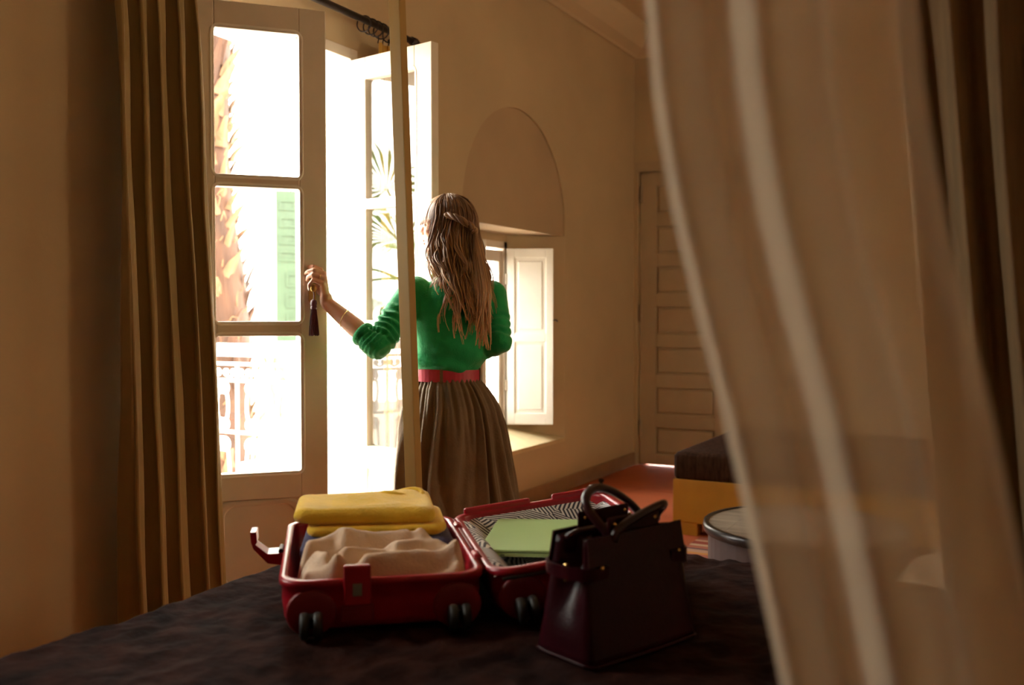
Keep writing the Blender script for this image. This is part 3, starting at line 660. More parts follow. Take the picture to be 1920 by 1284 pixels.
# ------------------------------------------------------------------ four-poster bed
BZT = 0.56                                   # top of the bedspread
fx = CAM.x - 1.745                           # foot end (window side) X
s_far, s_near = 2.54, 0.72
X_HEAD = fx + 2.15
bed = thing('bed', 'four-poster bed with ochre painted posts under a dark spread', 'bed', ((fx + X_HEAD) / 2, (s_far + s_near) / 2, 0))
lb = local(bed)
def wbox(g, lo, hi): a = lb(lo); b = lb(hi); return g.box(a, b)
wbox(G(), (fx + 0.06, s_near + 0.06, 0.26), (X_HEAD - 0.02, s_far - 0.06, 0.52)).obj('mattress', M_MATTR, bed, bevel=0.05, seg=4)
for a, b in (((fx + 0.03, s_near + 0.03, 0.16), (fx + 0.06, s_far - 0.03, 0.30)), ((X_HEAD - 0.05, s_near + 0.03, 0.16), (X_HEAD - 0.02, s_far - 0.03, 0.30)),
             ((fx + 0.06, s_near + 0.03, 0.16), (X_HEAD - 0.05, s_near + 0.06, 0.30)), ((fx + 0.06, s_far - 0.06, 0.16), (X_HEAD - 0.05, s_far - 0.03, 0.30))):
    wbox(G(), a, b).obj('side_board', M_POST, bed)
PW = 0.0205; PH = 2.42
fpost = P(760, 590, 3.06)
def post(base, top, tw=0.0):
    base = lb(base); top = lb(top)
    ca, sa = math.cos(tw), math.sin(tw)
    sq = [(x * ca - y * sa, x * sa + y * ca) for x, y in ((-PW, -PW), (PW, -PW), (PW, PW), (-PW, PW))]
    G().loft([[(base.x + x, base.y + y, base.z) for x, y in sq], [(top.x + x, top.y + y, top.z) for x, y in sq]]).obj('bed_post', M_POST, bed, bevel=0.003)
tdir = lambda px_: P(px_, 590, 3.06)
b0 = P(787, 590, 3.06); t0 = P(742, 590, 3.06)       # the post leans a little
base = Vector((b0.x, b0.y, 0)); top = Vector((t0.x, t0.y, PH))
post(base, top, R(5))
corners = [top]
for cx, cy_ in ((fx, s_near), (X_HEAD, s_near), (X_HEAD, s_far)):
    post(Vector((cx, cy_, 0)), Vector((cx, cy_, PH))); corners.append(Vector((cx, cy_, PH)))
for i in range(4):
    a, b = lb(corners[i]), lb(corners[(i + 1) % 4])
    G().tube([a, b], 0.022, 4).obj('canopy_rail', M_POST, bed)

# bedspread: one cloth over the top, falling down the sides
def spread_fn():
    x0, x1, y0, y1 = fx + 0.035, X_HEAD - 0.05, s_near + 0.02, s_far - 0.035
    drop, rad = 0.36, 0.05
    W_, L_ = x1 - x0, y1 - y0
    def prof(t, a0, a1):
        # t metres along the cloth measured from the a0 edge (negative = hanging)
        Lw = a1 - a0
        def side(d):       # d = distance past the edge start of the curve
            if d < rad * math.pi / 2: q = d / rad; return rad * math.sin(q), rad * (1 - math.cos(q))
            return rad, rad + d - rad * math.pi / 2
        if t < rad: p, z = side(rad - t); return a0 + rad - p, -z
        if t > Lw - rad: p, z = side(t - (Lw - rad)); return a1 - rad + p, -z
        return a0 + t, 0.0
    def f(u, v):
        tx = lerp(-drop, W_ + drop, u); ty = lerp(-drop, L_ + drop, v)
        x, zx = prof(tx, x0, x1); y, zy = prof(ty, y0, y1)
        z = BZT + zx + zy
        flat = 1 if (zx > -0.02 and zy > -0.02) else 0
        wx = x + 0.06 * fn(x * 5, y * 5, 9); wy = y + 0.06 * fn(x * 5, y * 5, 4)
        wr = 0.007 * fn(x * 3.0, y * 3.0, 2) - 0.010 * abs(fn(wx * 9, wy * 7, 5)) - 0.006 * abs(fn(wx * 21, wy * 16, 1)) + 0.004
        if flat: z += wr
        else:
            fo = 0.014 * math.sin((x if abs(zy) > abs(zx) else y) * 24 + 3 * fn(x * 2, y * 2)) * min(1, -(zx + zy) / 0.15)
            if zx < -0.02: x += fo * (1 if x > (x0 + x1) / 2 else -1)
            if zy < -0.02: y += fo * (1 if y > (y0 + y1) / 2 else -1)
        return (x, y, max(z, 0.12))
    return f
bs = G().grid(spread_fn(), 320, 290).obj('bedspread', M_BEDC, smooth=True)
tag(bs, 'dark brown crinkled velvet bedspread covering the bed', 'bedspread')

# ------------------------------------------------------------------ suitcase
hf = FR(1.955, -0.0525)                         # front end of the hinge
SH, SD, SWD, HT = 79.0, 0.57, 0.405, 0.107
SR = ang(SH)
zb = BZT + 0.006
case = thing('suitcase', 'open red hard-shell suitcase lying on the bedspread', 'suitcase', (hf.x, hf.y, zb), SR)
# local axes: x to the right along the front edge, y away from the camera
def shell_rings(wd, dp, ht, cx, cy_, th=0.006):
    rs = []
    for ins, z in ((0.030, 0.0), (0.012, 0.008), (0.004, 0.025), (0.0, 0.06), (0.0, ht - 0.016), (-0.005, ht - 0.014), (-0.005, ht)):
        rs.append(rrect(wd - 2 * ins, dp - 2 * ins, 0.055, 7, z, cx, cy_))
    for ins, z in ((0.010, ht), (0.010, ht - 0.008), (0.014, 0.05), (0.022, 0.018), (0.045, 0.010)):
        rs.append(rrect(wd - 2 * ins, dp - 2 * ins, 0.05, 7, z, cx, cy_))
    return rs
def shell(name, wd, dp, ht, cx, cy_, M, m=None):
    return G().loft(shell_rings(wd, dp, ht, cx, cy_), True, True, M).obj(name, m or M_RED, case, smooth=True, bevel=0)
I4 = Matrix.Identity(4)
TILT = Matrix.Translation((0.012, 0, HT)) @ Matrix.Rotation(R(-7.0), 4, 'Y') @ Matrix.Translation((-0.012, 0, -HT))
left_shell = shell('shell', SWD, SD, HT, -SWD / 2 - 0.006, SD / 2, I4)
right_shell = shell('shell', SWD, SD, HT, SWD / 2 + 0.010, SD / 2, TILT)
left_shell['label'] = 'red shell half filled with folded clothes'; right_shell['label'] = 'red shell half with striped lining'
# ribs moulded into the front wall, gasket and hinge line
G().tube([(0.002, 0.05, HT - 0.008), (0.002, SD - 0.05, HT - 0.008)], 0.009, 10).obj('hinge', M_REDD, case, smooth=True)
for y in (0.12, 0.42): G().tube([(0.002, y, HT - 0.006), (0.002, y + 0.05, HT - 0.006)], 0.011, 10).obj('hinge_knuckle', M_RED, case, smooth=True)
G().tube([TILT @ Vector(p) for p in [(0.03, -0.006, HT - 0.018), (0.2, -0.007, HT - 0.018), (SWD - 0.04, -0.006, HT - 0.018)]], 0.004, 8).obj('rubber_seal', M_BLACK, case)
# wheel housings and twin wheels on the front (foot) end
def wheel(x, M, big):
    g = G(); n = 22
    for a_ in (0,):
        rings = [[(x + r_ * math.cos(2 * math.pi * k / n), y, 0.043 + r_ * 0.95 * math.sin(2 * math.pi * k / n)) for k in range(n)] for r_, y in ((0.050, 0.012), (0.050, -0.0015), (0.046, -0.004), (0.030, -0.004))]
        g.loft(rings, True, True, M)
    h_ = g.obj('wheel_housing', M_REDD, case, smooth=True, bevel=0.002)
    G().tube([M @ Vector((x, -0.008, 0.036)), M @ Vector((x, -0.03, 0.030))], 0.011, 10).obj('caster_stem', M_BLACK, h_)
    for s in (-1, 1):
        q = G(); rings = [[(x + s * 0.013 + dx, -0.036 + r_ * math.cos(2 * math.pi * k / 18), 0.0285 + r_ * math.sin(2 * math.pi * k / 18)) for k in range(18)] for dx, r_ in ((-0.009, 0.017), (-0.008, 0.024), (-0.004, 0.0265), (0.004, 0.0265), (0.008, 0.024), (0.009, 0.017))]
        q.loft(rings, True, True, M).obj('wheel', M_BLACK, h_, smooth=True)
wheel(-0.352, I4, 1); wheel(-0.060, I4, 1); wheel(0.070, TILT, 1); wheel(0.360, TILT, 1)
# latches: one closed-up on the front, one on the far end, one flipped open on the left
def latch_front(x, y, sgn):
    g = G(); g.box((x - 0.027, y - 0.004, HT - 0.052), (x + 0.027, y + 0.012, HT + 0.030)); l = g.obj('latch', M_RED, case, bevel=0.004)
    G().box((x - 0.009, y - 0.0065 if sgn < 0 else y + 0.011, HT - 0.030), (x + 0.009, y - 0.003 if sgn < 0 else y + 0.0145, HT - 0.006)).obj('latch_badge', M_GREYP, l)
    G().box((x - 0.032, y + 0.002, HT - 0.085), (x + 0.032, y + 0.010, HT - 0.050)).obj('latch_seat', M_REDD, l, bevel=0.003)
latch_front(-0.262, -0.012, -1)
latch_front(-0.33, SD + 0.004, 1)
g = G().loft([[(x, y, z) for y in (0.33, 0.39) for (x, z) in ((0, 0),)] for _ in ()] or [[(-0.414, 0.33, 0.055), (-0.414, 0.39, 0.055), (-0.414, 0.39, 0.085), (-0.414, 0.33, 0.085)], [(-0.455, 0.33, 0.062), (-0.455, 0.39, 0.062), (-0.455, 0.39, 0.084), (-0.455, 0.33, 0.084)], [(-0.487, 0.332, 0.096), (-0.487, 0.388, 0.096), (-0.482, 0.388, 0.106), (-0.482, 0.332, 0.106)], [(-0.492, 0.332, 0.112), (-0.492, 0.388, 0.112), (-0.478, 0.388, 0.112), (-0.478, 0.332, 0.112)], [(-0.494, 0.332, 0.135), (-0.494, 0.388, 0.135), (-0.480, 0.388, 0.135), (-0.480, 0.332, 0.135)]])
lt = g.obj('latch', M_RED, case, bevel=0.004)
G().tube([(-0.425, 0.335, 0.088), (-0.425, 0.385, 0.088)], 0.006, 8).obj('latch_spring', M_DARKMET, lt)
for xa, xb in ((0.035, 0.215), (0.275, SWD - 0.03)):
    G().box((xa, SD - 0.009, HT - 0.05), (xb, SD + 0.0055, HT + 0.014), TILT).obj('rim_lip', M_RED, case, bevel=0.006)
G().tube([TILT @ Vector((SWD + 0.010 - 0.05 * (1 - math.sin(a)), SD - 0.05 * (1 - math.cos(a)), HT + 0.006)) for a in [math.pi / 2 * k / 8 for k in range(9)]], 0.009, 8).obj('rim_lip', M_RED, case, smooth=True)
# lining of the right half: padded cloth, rolled divider and zip
def lining(u, v):
    x = lerp(0.016, SWD + 0.004, u); y = lerp(0.008, SD - 0.008, v)
    e = min(min(u, 1 - u) * SWD, min(v, 1 - v) * SD)
    z = lerp(HT - 0.014, 0.030, sstep(0.0, 0.075, e) ** 0.8)
    z += 0.030 * math.exp(-((u - 0.10) / 0.085) ** 2) * sstep(0, 0.15, v) * sstep(1, 0.9, v)
    z += 0.006 * fn(x * 18, y * 18) * sstep(0, 0.05, e)
    return TILT @ Vector((x, y, z))
li = G().grid(lining, 70, 80).obj('lining', M_LINING, case, smooth=True)
zl = [(0.115, 0.44), (0.17, 0.462), (0.23, 0.455), (0.27, 0.478), (0.325, 0.50), (0.355, 0.487), (0.362, 0.42), (0.367, 0.33)]
def on_lin(x, y, dz): return lining((x - 0.016) / (SWD - 0.012), (y - 0.008) / (SD - 0.016)) + Vector((0, 0, dz))
G().tube([on_lin(p.x, p.y, 0.003) for p in crom([(a, b, 0) for a, b in zl], 6)], 0.007, 8, flat=0.6).obj('zip', M_ZIP, li, smooth=True)
# grab handle moulding and tie rib on the far edge
# ------------------------------------------------------------------ clothes in the left half
cm = lambda x, y, z: (Matrix.Translation(case.location) @ Matrix.Rotation(SR, 4, 'Z')) @ Vector((x, y, z))
def cloth_slab(g, cx, cy_, w_, d_, z0, z1, rot, seed, bulge=0.006, n=26):
    """rounded folded slab with soft lumps"""
    rings = []; h = z1 - z0; c, s = math.cos(rot), math.sin(rot)
    for k in range(9):
        t = k / 8; a = math.pi * (t - 0.5); ins = (1 - math.cos(a)) * h * 0.5; z = (z0 + z1) / 2 + math.sin(a) * h / 2
        ring = []
        for p in rrect(w_ - 2 * ins, d_ - 2 * ins, 0.03, 6):
            x = p[0] * c - p[1] * s + cx; y = p[0] * s + p[1] * c + cy_
            ring.append((x + 0.006 * fn(x * 25, y * 25, z * 30 + seed), y + 0.006 * fn(x * 25, y * 25, z * 30 + seed + 3), z + bulge * fn(x * 9, y * 9, seed)))
        rings.append(ring)
    g.loft(rings, False)
    for zi, ring, sg in ((rings[-1][0][2], rings[-1], 1), (rings[0][0][2], rings[0], -1)):
        prev = ring
        for q in (0.8, 0.55, 0.3, 0.1):
            cur = []
            for p in ring:
                x = lerp(cx, p[0], q); y = lerp(cy_, p[1], q)
                cur.append((x, y, (z1 if sg > 0 else z0) + bulge * (fn(x * 9, y * 9, seed) + 0.5 * fn(x * 22, y * 14, seed + 4)) + (0.008 * (1 - q) if sg > 0 else 0)))
            g.loft([prev, cur], False); prev = cur
        o = len(g.v); g.v += [tuple(p) for p in prev]; g.f.append(tuple(range(o, o + len(prev))))
def garment(name, label, mt, builder, parent_z=0.0):
    t = thing(name, label, 'clothing', cm(0, 0, 0), SR)
    builder(t, mt); return t
def navy(t, mt):
    g = G(); cloth_slab(g, -0.205, 0.402, 0.350, 0.26, 0.014, 0.066, 0.02, 1.0, 0.004); g.obj('lower_fold', mt, t, smooth=True)
    g = G(); cloth_slab(g, -0.200, 0.400, 0.355, 0.265, 0.062, 0.120, -0.03, 5.0, 0.008); g.obj('upper_fold', mt, t, smooth=True)
garment('navy_sweater', 'navy knit sweater folded under the mustard one', M_NAVY, navy)
def yellow(t, mt):
    g = G(); cloth_slab(g, -0.200, 0.415, 0.325, 0.235, 0.120, 0.146, -0.05, 2.0, 0.006); g.obj('lower_fold', mt, t, smooth=True)
    g = G(); cloth_slab(g, -0.228, 0.425, 0.330, 0.23, 0.144, 0.182, -0.02, 8.0, 0.015); g.obj('upper_fold', mt, t, smooth=True)
    g = G(); n = 24; pts = [(-0.135 + 0.05 * math.cos(a), 0.480 + 0.028 * math.sin(a), 0.184 + 0.006 * math.sin(2 * a)) for a in [2 * math.pi * k / n for k in range(n + 1)]]
    g.tube(pts, 0.008, 8, False); g.obj('collar', mt, t, smooth=True)
garment('mustard_sweater', 'folded mustard yellow wool sweater on top of the pile', M_YEL, yellow)
def heap(x0, x1, y0, y1, base, zt, ridges, seed, lump):
    def f(u, v):
        x = lerp(x0, x1, u); y = lerp(y0, y1, v)
        x += 0.012 * fn(v * 5, seed) * (1 if u > 0.5 else 0.4); y += 0.018 * fn(u * 6, seed + 3)
        e = min(min(u, 1 - u) * (x1 - x0), min(v, 1 - v) * (y1 - y0))
        z = zt + lump * fn(x * 10, y * 10, seed) + lump * 0.35 * fn(x * 26, y * 26, seed + 2)
        for (ax, ay, bx, by, hh, wd_) in ridges:
            d = Vector((bx - ax, by - ay)); q = Vector((x - ax, y - ay)); t = max(0, min(1, q.dot(d) / d.dot(d)))
            dist = (q - d * t).length + 0.006 * fn(x * 30, y * 30, seed + 7)
            z += hh * math.exp(-(dist / wd_) ** 2)
        return (x, y, lerp(base, z, sstep(0.0, 0.030, e) ** 0.6))
    return f
def beige_back(t, mt):
    G().grid(heap(-0.389, -0.045, 0.160, 0.262, 0.03, 0.116, [(-0.36, 0.20, -0.28, 0.245, 0.026, 0.022), (-0.28, 0.22, -0.12, 0.235, 0.034, 0.020), (-0.33, 0.15, -0.20, 0.19, -0.026, 0.020), (-0.12, 0.23, -0.06, 0.17, 0.012, 0.02)], 3.0, 0.010), 80, 40).obj('cloth', mt, t, smooth=True, solid=0.004)
garment('beige_shawl', 'crumpled beige cashmere garment behind the front one', M_BEIGE, beige_back)
def beige_front(t, mt):
    G().grid(heap(-0.388, -0.026, 0.024, 0.160, 0.03, 0.112, [(-0.34, 0.12, -0.30, 0.05, 0.030, 0.016), (-0.28, 0.10, -0.10, 0.135, 0.034, 0.022), (-0.24, 0.06, -0.04, 0.09, 0.026, 0.016), (-0.31, 0.07, -0.20, 0.11, -0.030, 0.013), (-0.18, 0.03, -0.07, 0.055, -0.014, 0.012), (-0.07, 0.12, -0.03, 0.06, 0.016, 0.016)], 9.0, 0.010), 90, 46).obj('cloth', mt, t, smooth=True, solid=0.004)
garment('beige_sweater', 'crumpled beige cashmere sweater at the front of the suitcase', M_BEIGE, beige_front)

# ------------------------------------------------------------------ laptop on the lining
q0, q1, q2 = PZ(897, 1043, 0.636), PZ(935, 982, 0.650), PZ(1095, 990, 0.656)
lp = thing('laptop', 'closed pale green laptop lying on the striped lining', 'laptop', q0, math.atan2(q1.y - q0.y, q1.x - q0.x))
lp.rotation_euler = (R(-1.2), R(-2.4), lp.rotation_euler.z)
LL, LW = (q1.xy - q0.xy).length, 0.235
G().loft([rrect(LL, LW, 0.012, 5, z, LL / 2, -LW / 2) for z in (0.0, 0.009)]).obj('base', M_LAP, lp, bevel=0.001)
G().loft([rrect(LL, LW, 0.012, 5, z, LL / 2, -LW / 2) for z in (0.0105, 0.0165)]).obj('lid', M_LAP, lp, bevel=0.0015)
G().loft([rrect(LL - 0.006, LW - 0.006, 0.012, 5, z, LL / 2, -LW / 2) for z in (0.008, 0.011)]).obj('gap_seal', M_PORT, lp)
for x in (0.030, 0.052): G().box((-0.0006, -x - 0.010, 0.003), (0.002, -x, 0.006)).obj('port', M_PORT, lp)

# ------------------------------------------------------------------ handbag
ha = PZ(1110, 1262, BZT); hd = 50.0
u_ = Vector((math.cos(ang(hd)), math.sin(ang(hd)), 0)); v_ = Vector((-u_.y, u_.x, 0))
BL, BD, BH = 0.295, 0.155, 0.222
hc = ha + u_ * BL / 2 + v_ * BD / 2
bag = thing('handbag', 'burgundy leather handbag with two handles standing on the bedspread', 'handbag', (hc.x, hc.y, BZT + 0.004), ang(hd))
def bag_ring(t, ins=0.0):
    """section at height t: long sides lean in, end gussets fold inward towards the top"""
    hl = BL / 2 * lerp(1.0, 0.90, t) - ins; hw = lerp(BD / 2, 0.040, t ** 0.9) - ins; z = t * BH
    vv = 0.055 * sstep(0.15, 1.0, t) ; pts = []; n = 8; r_ = 0.012
    for k in range(13): pts.append((lerp(-hl + r_, hl - r_, k / 12), -hw - 0.004 * math.sin(math.pi * k / 12), z))
    pts.append((hl - r_ * 0.3, -hw + r_ * 0.3, z))
    for k in range(1, n): q = k / n; pts.append((hl - vv * math.sin(math.pi * q) ** 1.4, lerp(-hw + r_ * 0.6, hw - r_ * 0.6, q), z))
    pts.append((hl - r_ * 0.3, hw - r_ * 0.3, z))
    for k in range(13): pts.append((lerp(hl - r_, -hl + r_, k / 12), hw + 0.004 * math.sin(math.pi * k / 12), z))
    pts.append((-hl + r_ * 0.3, hw - r_ * 0.3, z))
    for k in range(1, n): q = k / n; pts.append((-hl + vv * math.sin(math.pi * q) ** 1.4, lerp(hw - r_ * 0.6, -hw + r_ * 0.6, q), z))
    pts.append((-hl + r_ * 0.3, -hw + r_ * 0.3, z))
    return pts
body = G().loft([bag_ring(0.0, 0.012)] + [bag_ring(t / 14) for t in range(15)] + [bag_ring(t, 0.006) for t in (1.0, 0.85)]).obj('body', M_BURG, bag, smooth=True)
G().tube([Vector(p) + Vector((0, 0, 0.003)) for p in bag_ring(0.0, 0.0)] + [Vector(bag_ring(0.0)[0]) + Vector((0, 0, 0.003))], 0.003, 6, False).obj('base_piping', M_BURG, bag, smooth=True)
for sy in (-1, 1):      # upper leather bands
    rows = []
    for t in (0.66, 0.72, 0.9, 1.03):
        hl = BL / 2 * lerp(1.0, 0.90, t); hw = lerp(BD / 2, 0.040, min(1, t) ** 0.9)
        rows.append([(lerp(-hl + 0.003, hl - 0.003, k / 12), sy * (hw + 0.0055 + 0.004 * math.sin(math.pi * k / 12)), t * BH) for k in range(13)])
    G().loft(rows, False, False).obj('flap', M_BURG, bag, smooth=False, solid=0.004)
    hw = lerp(BD / 2, 0.040, 0.92)
    for x in (-0.105, 0.108): 
        G().sphere((x, sy * (lerp(BD / 2, 0.040, 0.76) + 0.012), BH * 0.78), 0.005, 0.003, 0.005, 10, 6).obj('stud', M_GOLD, bag, smooth=True)
    G().box((-0.07, sy * 0.040 - 0.003, BH * 0.84), (0.07, sy * 0.040 + 0.003, BH * 1.16)).obj('handle_plate', M_BURG, bag, bevel=0.003)
    for x in (-0.065, 0.065): G().sphere((x * 0.86, sy * 0.040 - 0.004, BH * 1.10), 0.004, 0.003, 0.004, 10, 6).obj('stud', M_GOLD, bag, smooth=True)
for sx in (-1, 1):      # belt round the gusset with a buckle
    t = 0.74; hl = BL / 2 * lerp(1, 0.9, t); hw = lerp(BD / 2, 0.040, t ** 0.9)
    pts = [(sx * (hl - 0.05), -hw - 0.009, t * BH), (sx * (hl - 0.004), -hw - 0.009, t * BH), (sx * (hl + 0.014), -hw * 0.5, t * BH), (sx * (hl + 0.016), 0, t * BH), (sx * (hl + 0.014), hw * 0.5, t * BH), (sx * (hl - 0.004), hw + 0.009, t * BH), (sx * (hl - 0.05), hw + 0.009, t * BH)]
    cp = crom(pts, 5)
    G().loft([[(p.x, p.y, p.z - 0.012), (p.x, p.y, p.z + 0.012)] for p in cp], False, False).obj('side_belt', M_BURG, bag, smooth=False, solid=0.004)
    G().box((sx * hl + (0.008 if sx > 0 else -0.018), -0.016, t * BH - 0.017), (sx * hl + (0.018 if sx > 0 else -0.008), -0.010, t * BH + 0.017)).obj('buckle', M_GOLD, bag, bevel=0.002)
lg = local(bag)
for hpts in ([(1140, 1012, 1.79), (1134, 995, 1.79), (1103, 955, 1.80), (1100, 928, 1.82), (1122, 914, 1.86), (1160, 927, 1.92), (1195, 957, 1.97), (1206, 985, 1.98), (1209, 1004, 1.98)],
             [(1150, 1014, 1.775), (1160, 992, 1.78), (1205, 962, 1.81), (1240, 945, 1.85), (1244, 947, 1.89), (1232, 962, 1.93), (1225, 985, 1.95), (1224, 1000, 1.95)]):
    G().tube(crom([lg(P(*q)) for q in hpts], 8), 0.0085, 10).obj('handle', M_BURGD, bag, smooth=True)
G().tube([Vector((-BL * 0.43, 0.010, BH * 1.0)), Vector((-0.1, 0.010, BH * 1.03)), Vector((0.1, 0.010, BH * 1.03)), Vector((BL * 0.43, 0.010, BH * 1.0))], 0.006, 8).obj('closure_bar', M_BURGD, bag, smooth=True)
for x in (0.03, 0.062): G().tube([Vector((x, -0.012, BH * 1.07)), Vector((x, -0.004, BH * 1.13)), Vector((x, 0.006, BH * 1.07))], 0.0025, 6).obj('strap_ring', M_GOLD, bag)

# ------------------------------------------------------------------ bench, table, rug
bl = PZ(1262, 985, 0.05); b2_ = FR(5.23, 0.88)
bn = thing('daybed', 'low mustard yellow daybed with a dark brown cushion', 'bench', (b2_.x, b2_.y, 0), 0)
bw, bd = 2.2, 1.35
G().box((0, 0, 0.068), (bw, bd, 0.305)).obj('base', M_BENCH, bn, bevel=0.006)
for x in (0.045, bw - 0.135):
    for y in (0.01, bd - 0.10): G().box((x, y, 0), (x + 0.09, y + 0.09, 0.068)).obj('leg', M_BENCH, bn)
G().loft([rrect(bw - 2 * i_, bd - 2 * i_, 0.03, 4, z, bw / 2, bd / 2) for i_, z in ((0.008, 0.305), (0.0, 0.32), (0.0, 0.43), (0.012, 0.447), (0.05, 0.452))]).obj('cushion', M_FUR, bn, smooth=True)
tc_ = FR(3.87, 1.19)
tb = thing('round_table', 'low round drum table with a weathered top and black band', 'table', (tc_.x, tc_.y, 0))
TR = 0.405
circ = lambda r_, z, n=48: [(r_ * math.cos(2 * math.pi * k / n), r_ * math.sin(2 * math.pi * k / n), z) for k in range(n)]
G().loft([circ(TR * 0.93, 0.012), circ(TR * 0.955, 0.02), circ(TR * 0.955, 0.32)]).obj('drum', M_TDRUM, tb, smooth=False)
G().loft([circ(TR * 0.95, 0.315), circ(TR, 0.318), circ(TR + 0.004, 0.335), circ(TR, 0.352), circ(TR - 0.018, 0.354), circ(TR - 0.02, 0.345)], False).obj('rim_band', M_TRIM, tb, smooth=True)
pls = 6
for k in range(pls):
    x0 = -(TR - 0.019) + 2 * (TR - 0.019) * k / pls; x1 = -(TR - 0.019) + 2 * (TR - 0.019) * (k + 1) / pls; rr_ = TR - 0.019
    up = [(x, math.sqrt(max(0, rr_ ** 2 - x * x))) for x in [lerp(x0 + 0.0012, x1 - 0.0012, i / 8) for i in range(9)]]
    poly = up + [(x, -y) for x, y in reversed(up) if y > 1e-4]
    G().prism(poly, 0.322, 0.348 + 0.0008 * (k % 2)).obj('top_plank', M_TTOP, tb)
rg = G().box((0, 0, 0), (2.3, 1.7, 0.008)).obj('rug', M_RUG)
rp = PZ(1275, 1035, 0.0); rg.location = (rp.x, b2_.y - 1.73, 0.0)
tag(rg, 'striped red and pink kilim rug under the drum table', 'rug')
pf = FR(2.95, 1.52); po = thing('pouf', 'round fuzzy wool pouf seen through the gauze', 'pouf', (pf.x, pf.y, 0.0))
G().loft([circ(0.25, 0.012, 32), circ(0.31, 0.07, 32), circ(0.34, 0.2, 32), circ(0.32, 0.33, 32), circ(0.25, 0.41, 32), circ(0.12, 0.44, 32), circ(0.03, 0.445, 32)]).obj('cover', M_POUF, po, smooth=True)
G().sphere((0, 0, 0.446), 0.03, 0.03, 0.012).obj('button', M_POUF, po, smooth=True)
st_ = PZ(1127, 912, 0.0); ds_ = thing('door_stop', 'small dark door stop on the floor by the baseboard', 'door stop', (st_.x, st_.y, 0))
G().loft([circ(0.025, 0.0, 16), circ(0.025, 0.006, 16), circ(0.012, 0.012, 16), circ(0.010, 0.03, 16)]).obj('foot', M_DARKMET, ds_, smooth=True)
G().loft([circ(0.010, 0.03, 16), circ(0.019, 0.036, 16), circ(0.019, 0.05, 16), circ(0.010, 0.056, 16)]).obj('bumper', M_BLACK, ds_, smooth=True)

# ------------------------------------------------------------------ canopy gauze
LE = [(-420, 1150), (0, 1198), (200, 1215), (400, 1248), (600, 1295), (770, 1340), (1000, 1390), (1284, 1450), (1500, 1490), (2200, 1560)]
YP = 0.72
edge = [PY(x, y, YP) for y, x in LE]; ez = [p.z for p in edge][::-1]; ex = [p.x for p in edge][::-1]
GS = [0.0, 0.0175, 0.046, 0.098, 0.125, 0.172, 0.228, 0.27, 0.33, 0.37, 0.44, 0.50, 0.58, 0.64, 0.72, 0.80]
GY = [0.012, -0.012, 0.010, -0.034, 0.012, -0.008, 0.030, -0.005, 0.03, -0.02, 0.02, -0.02, 0.02, -0.02, 0.02, 0.0]
def gfold(s):
    return sum(w_ * pw(s + d, GS, GY) for d, w_ in ((-0.008, .15), (-0.004, .22), (0, .26), (0.004, .22), (0.008, .15)))
def gauze(u, v):
    z = lerp(2.40, 0.02, v)
    x0 = pw(z, ez, ex); s = (0.172 + 0.012 * math.sin(v * 5)) * u
    wob = 0.010 * fn(s * 9, v * 2.2, 3.1) * min(1, s / 0.04)
    y = YP + 2.1 * gfold(s + wob) * (0.75 + 0.5 * sstep(0.2, 0.9, v)) + 0.004 * fn(s * 30, v * 6, 8)
    return (x0 + s * (1.0 + 0.1 * math.sin(v * 4)), y, z)
cg = G().grid(gauze, 170, 90).obj('canopy_curtain', M_SHEER, smooth=True)
tag(cg, 'cream gauze bed curtain hanging close on the right of the frame', 'bed curtain')
def gauze2(u, v):
    z = lerp(2.40, 0.03, v); x0 = lerp(CAM.x - 0.32, CAM.x - 0.12, v ** 1.2); x = lerp(x0, X_HEAD + 0.02, u)
    ph = u * 5 + 0.4 * fn(u * 3, v * 1.5, 1.7)
    return (x, s_far + 0.06 + 0.03 * math.sin(2 * math.pi * ph) + 0.012 * math.sin(2 * math.pi * ph * 2.1), z)
cg2 = G().grid(gauze2, 120, 40).obj('canopy_curtain', M_LINED, smooth=True, solid=0.003)
tag(cg2, 'brown bed curtain at the far side of the bed, seen through the near gauze', 'bed curtain')

# ------------------------------------------------------------------ tassel on the key
ky = lk.matrix_world @ Vector((0.0, -0.042, -0.012))
ts = thing('tassel', 'plum silk tassel hanging from the french door key', 'tassel', (ky.x, ky.y, ky.z - 0.165))
G().tube([(0, 0, 0.172), (0.002, 0, 0.150), (0, 0, 0.130)], 0.0022, 6).obj('cord', M_TASS, ts)
G().loft([circ(0.004, 0.136, 14), circ(0.011, 0.130, 14), circ(0.013, 0.118, 14), circ(0.010, 0.106, 14)]).obj('knot', M_TASS, ts, smooth=True)
G().loft([circ(0.0115, 0.110, 14), circ(0.0120, 0.104, 14), circ(0.0115, 0.098, 14)]).obj('binding', M_TASS, ts, smooth=True)
g = G(); r5 = random.Random(2)
for k in range(90):
    a = r5.uniform(0, 6.283); q = math.sqrt(r5.random()); r0 = 0.009 * q; r1 = 0.021 * q
    g.tube([(r0 * math.cos(a), r0 * math.sin(a), 0.104), (r1 * 0.8 * math.cos(a), r1 * 0.8 * math.sin(a), 0.05), (r1 * math.cos(a), r1 * math.sin(a), r5.uniform(-0.004, 0.004))], 0.0016, 4)
o = g.obj('fringe', M_TASS, ts); o['kind'] = 'stuff'

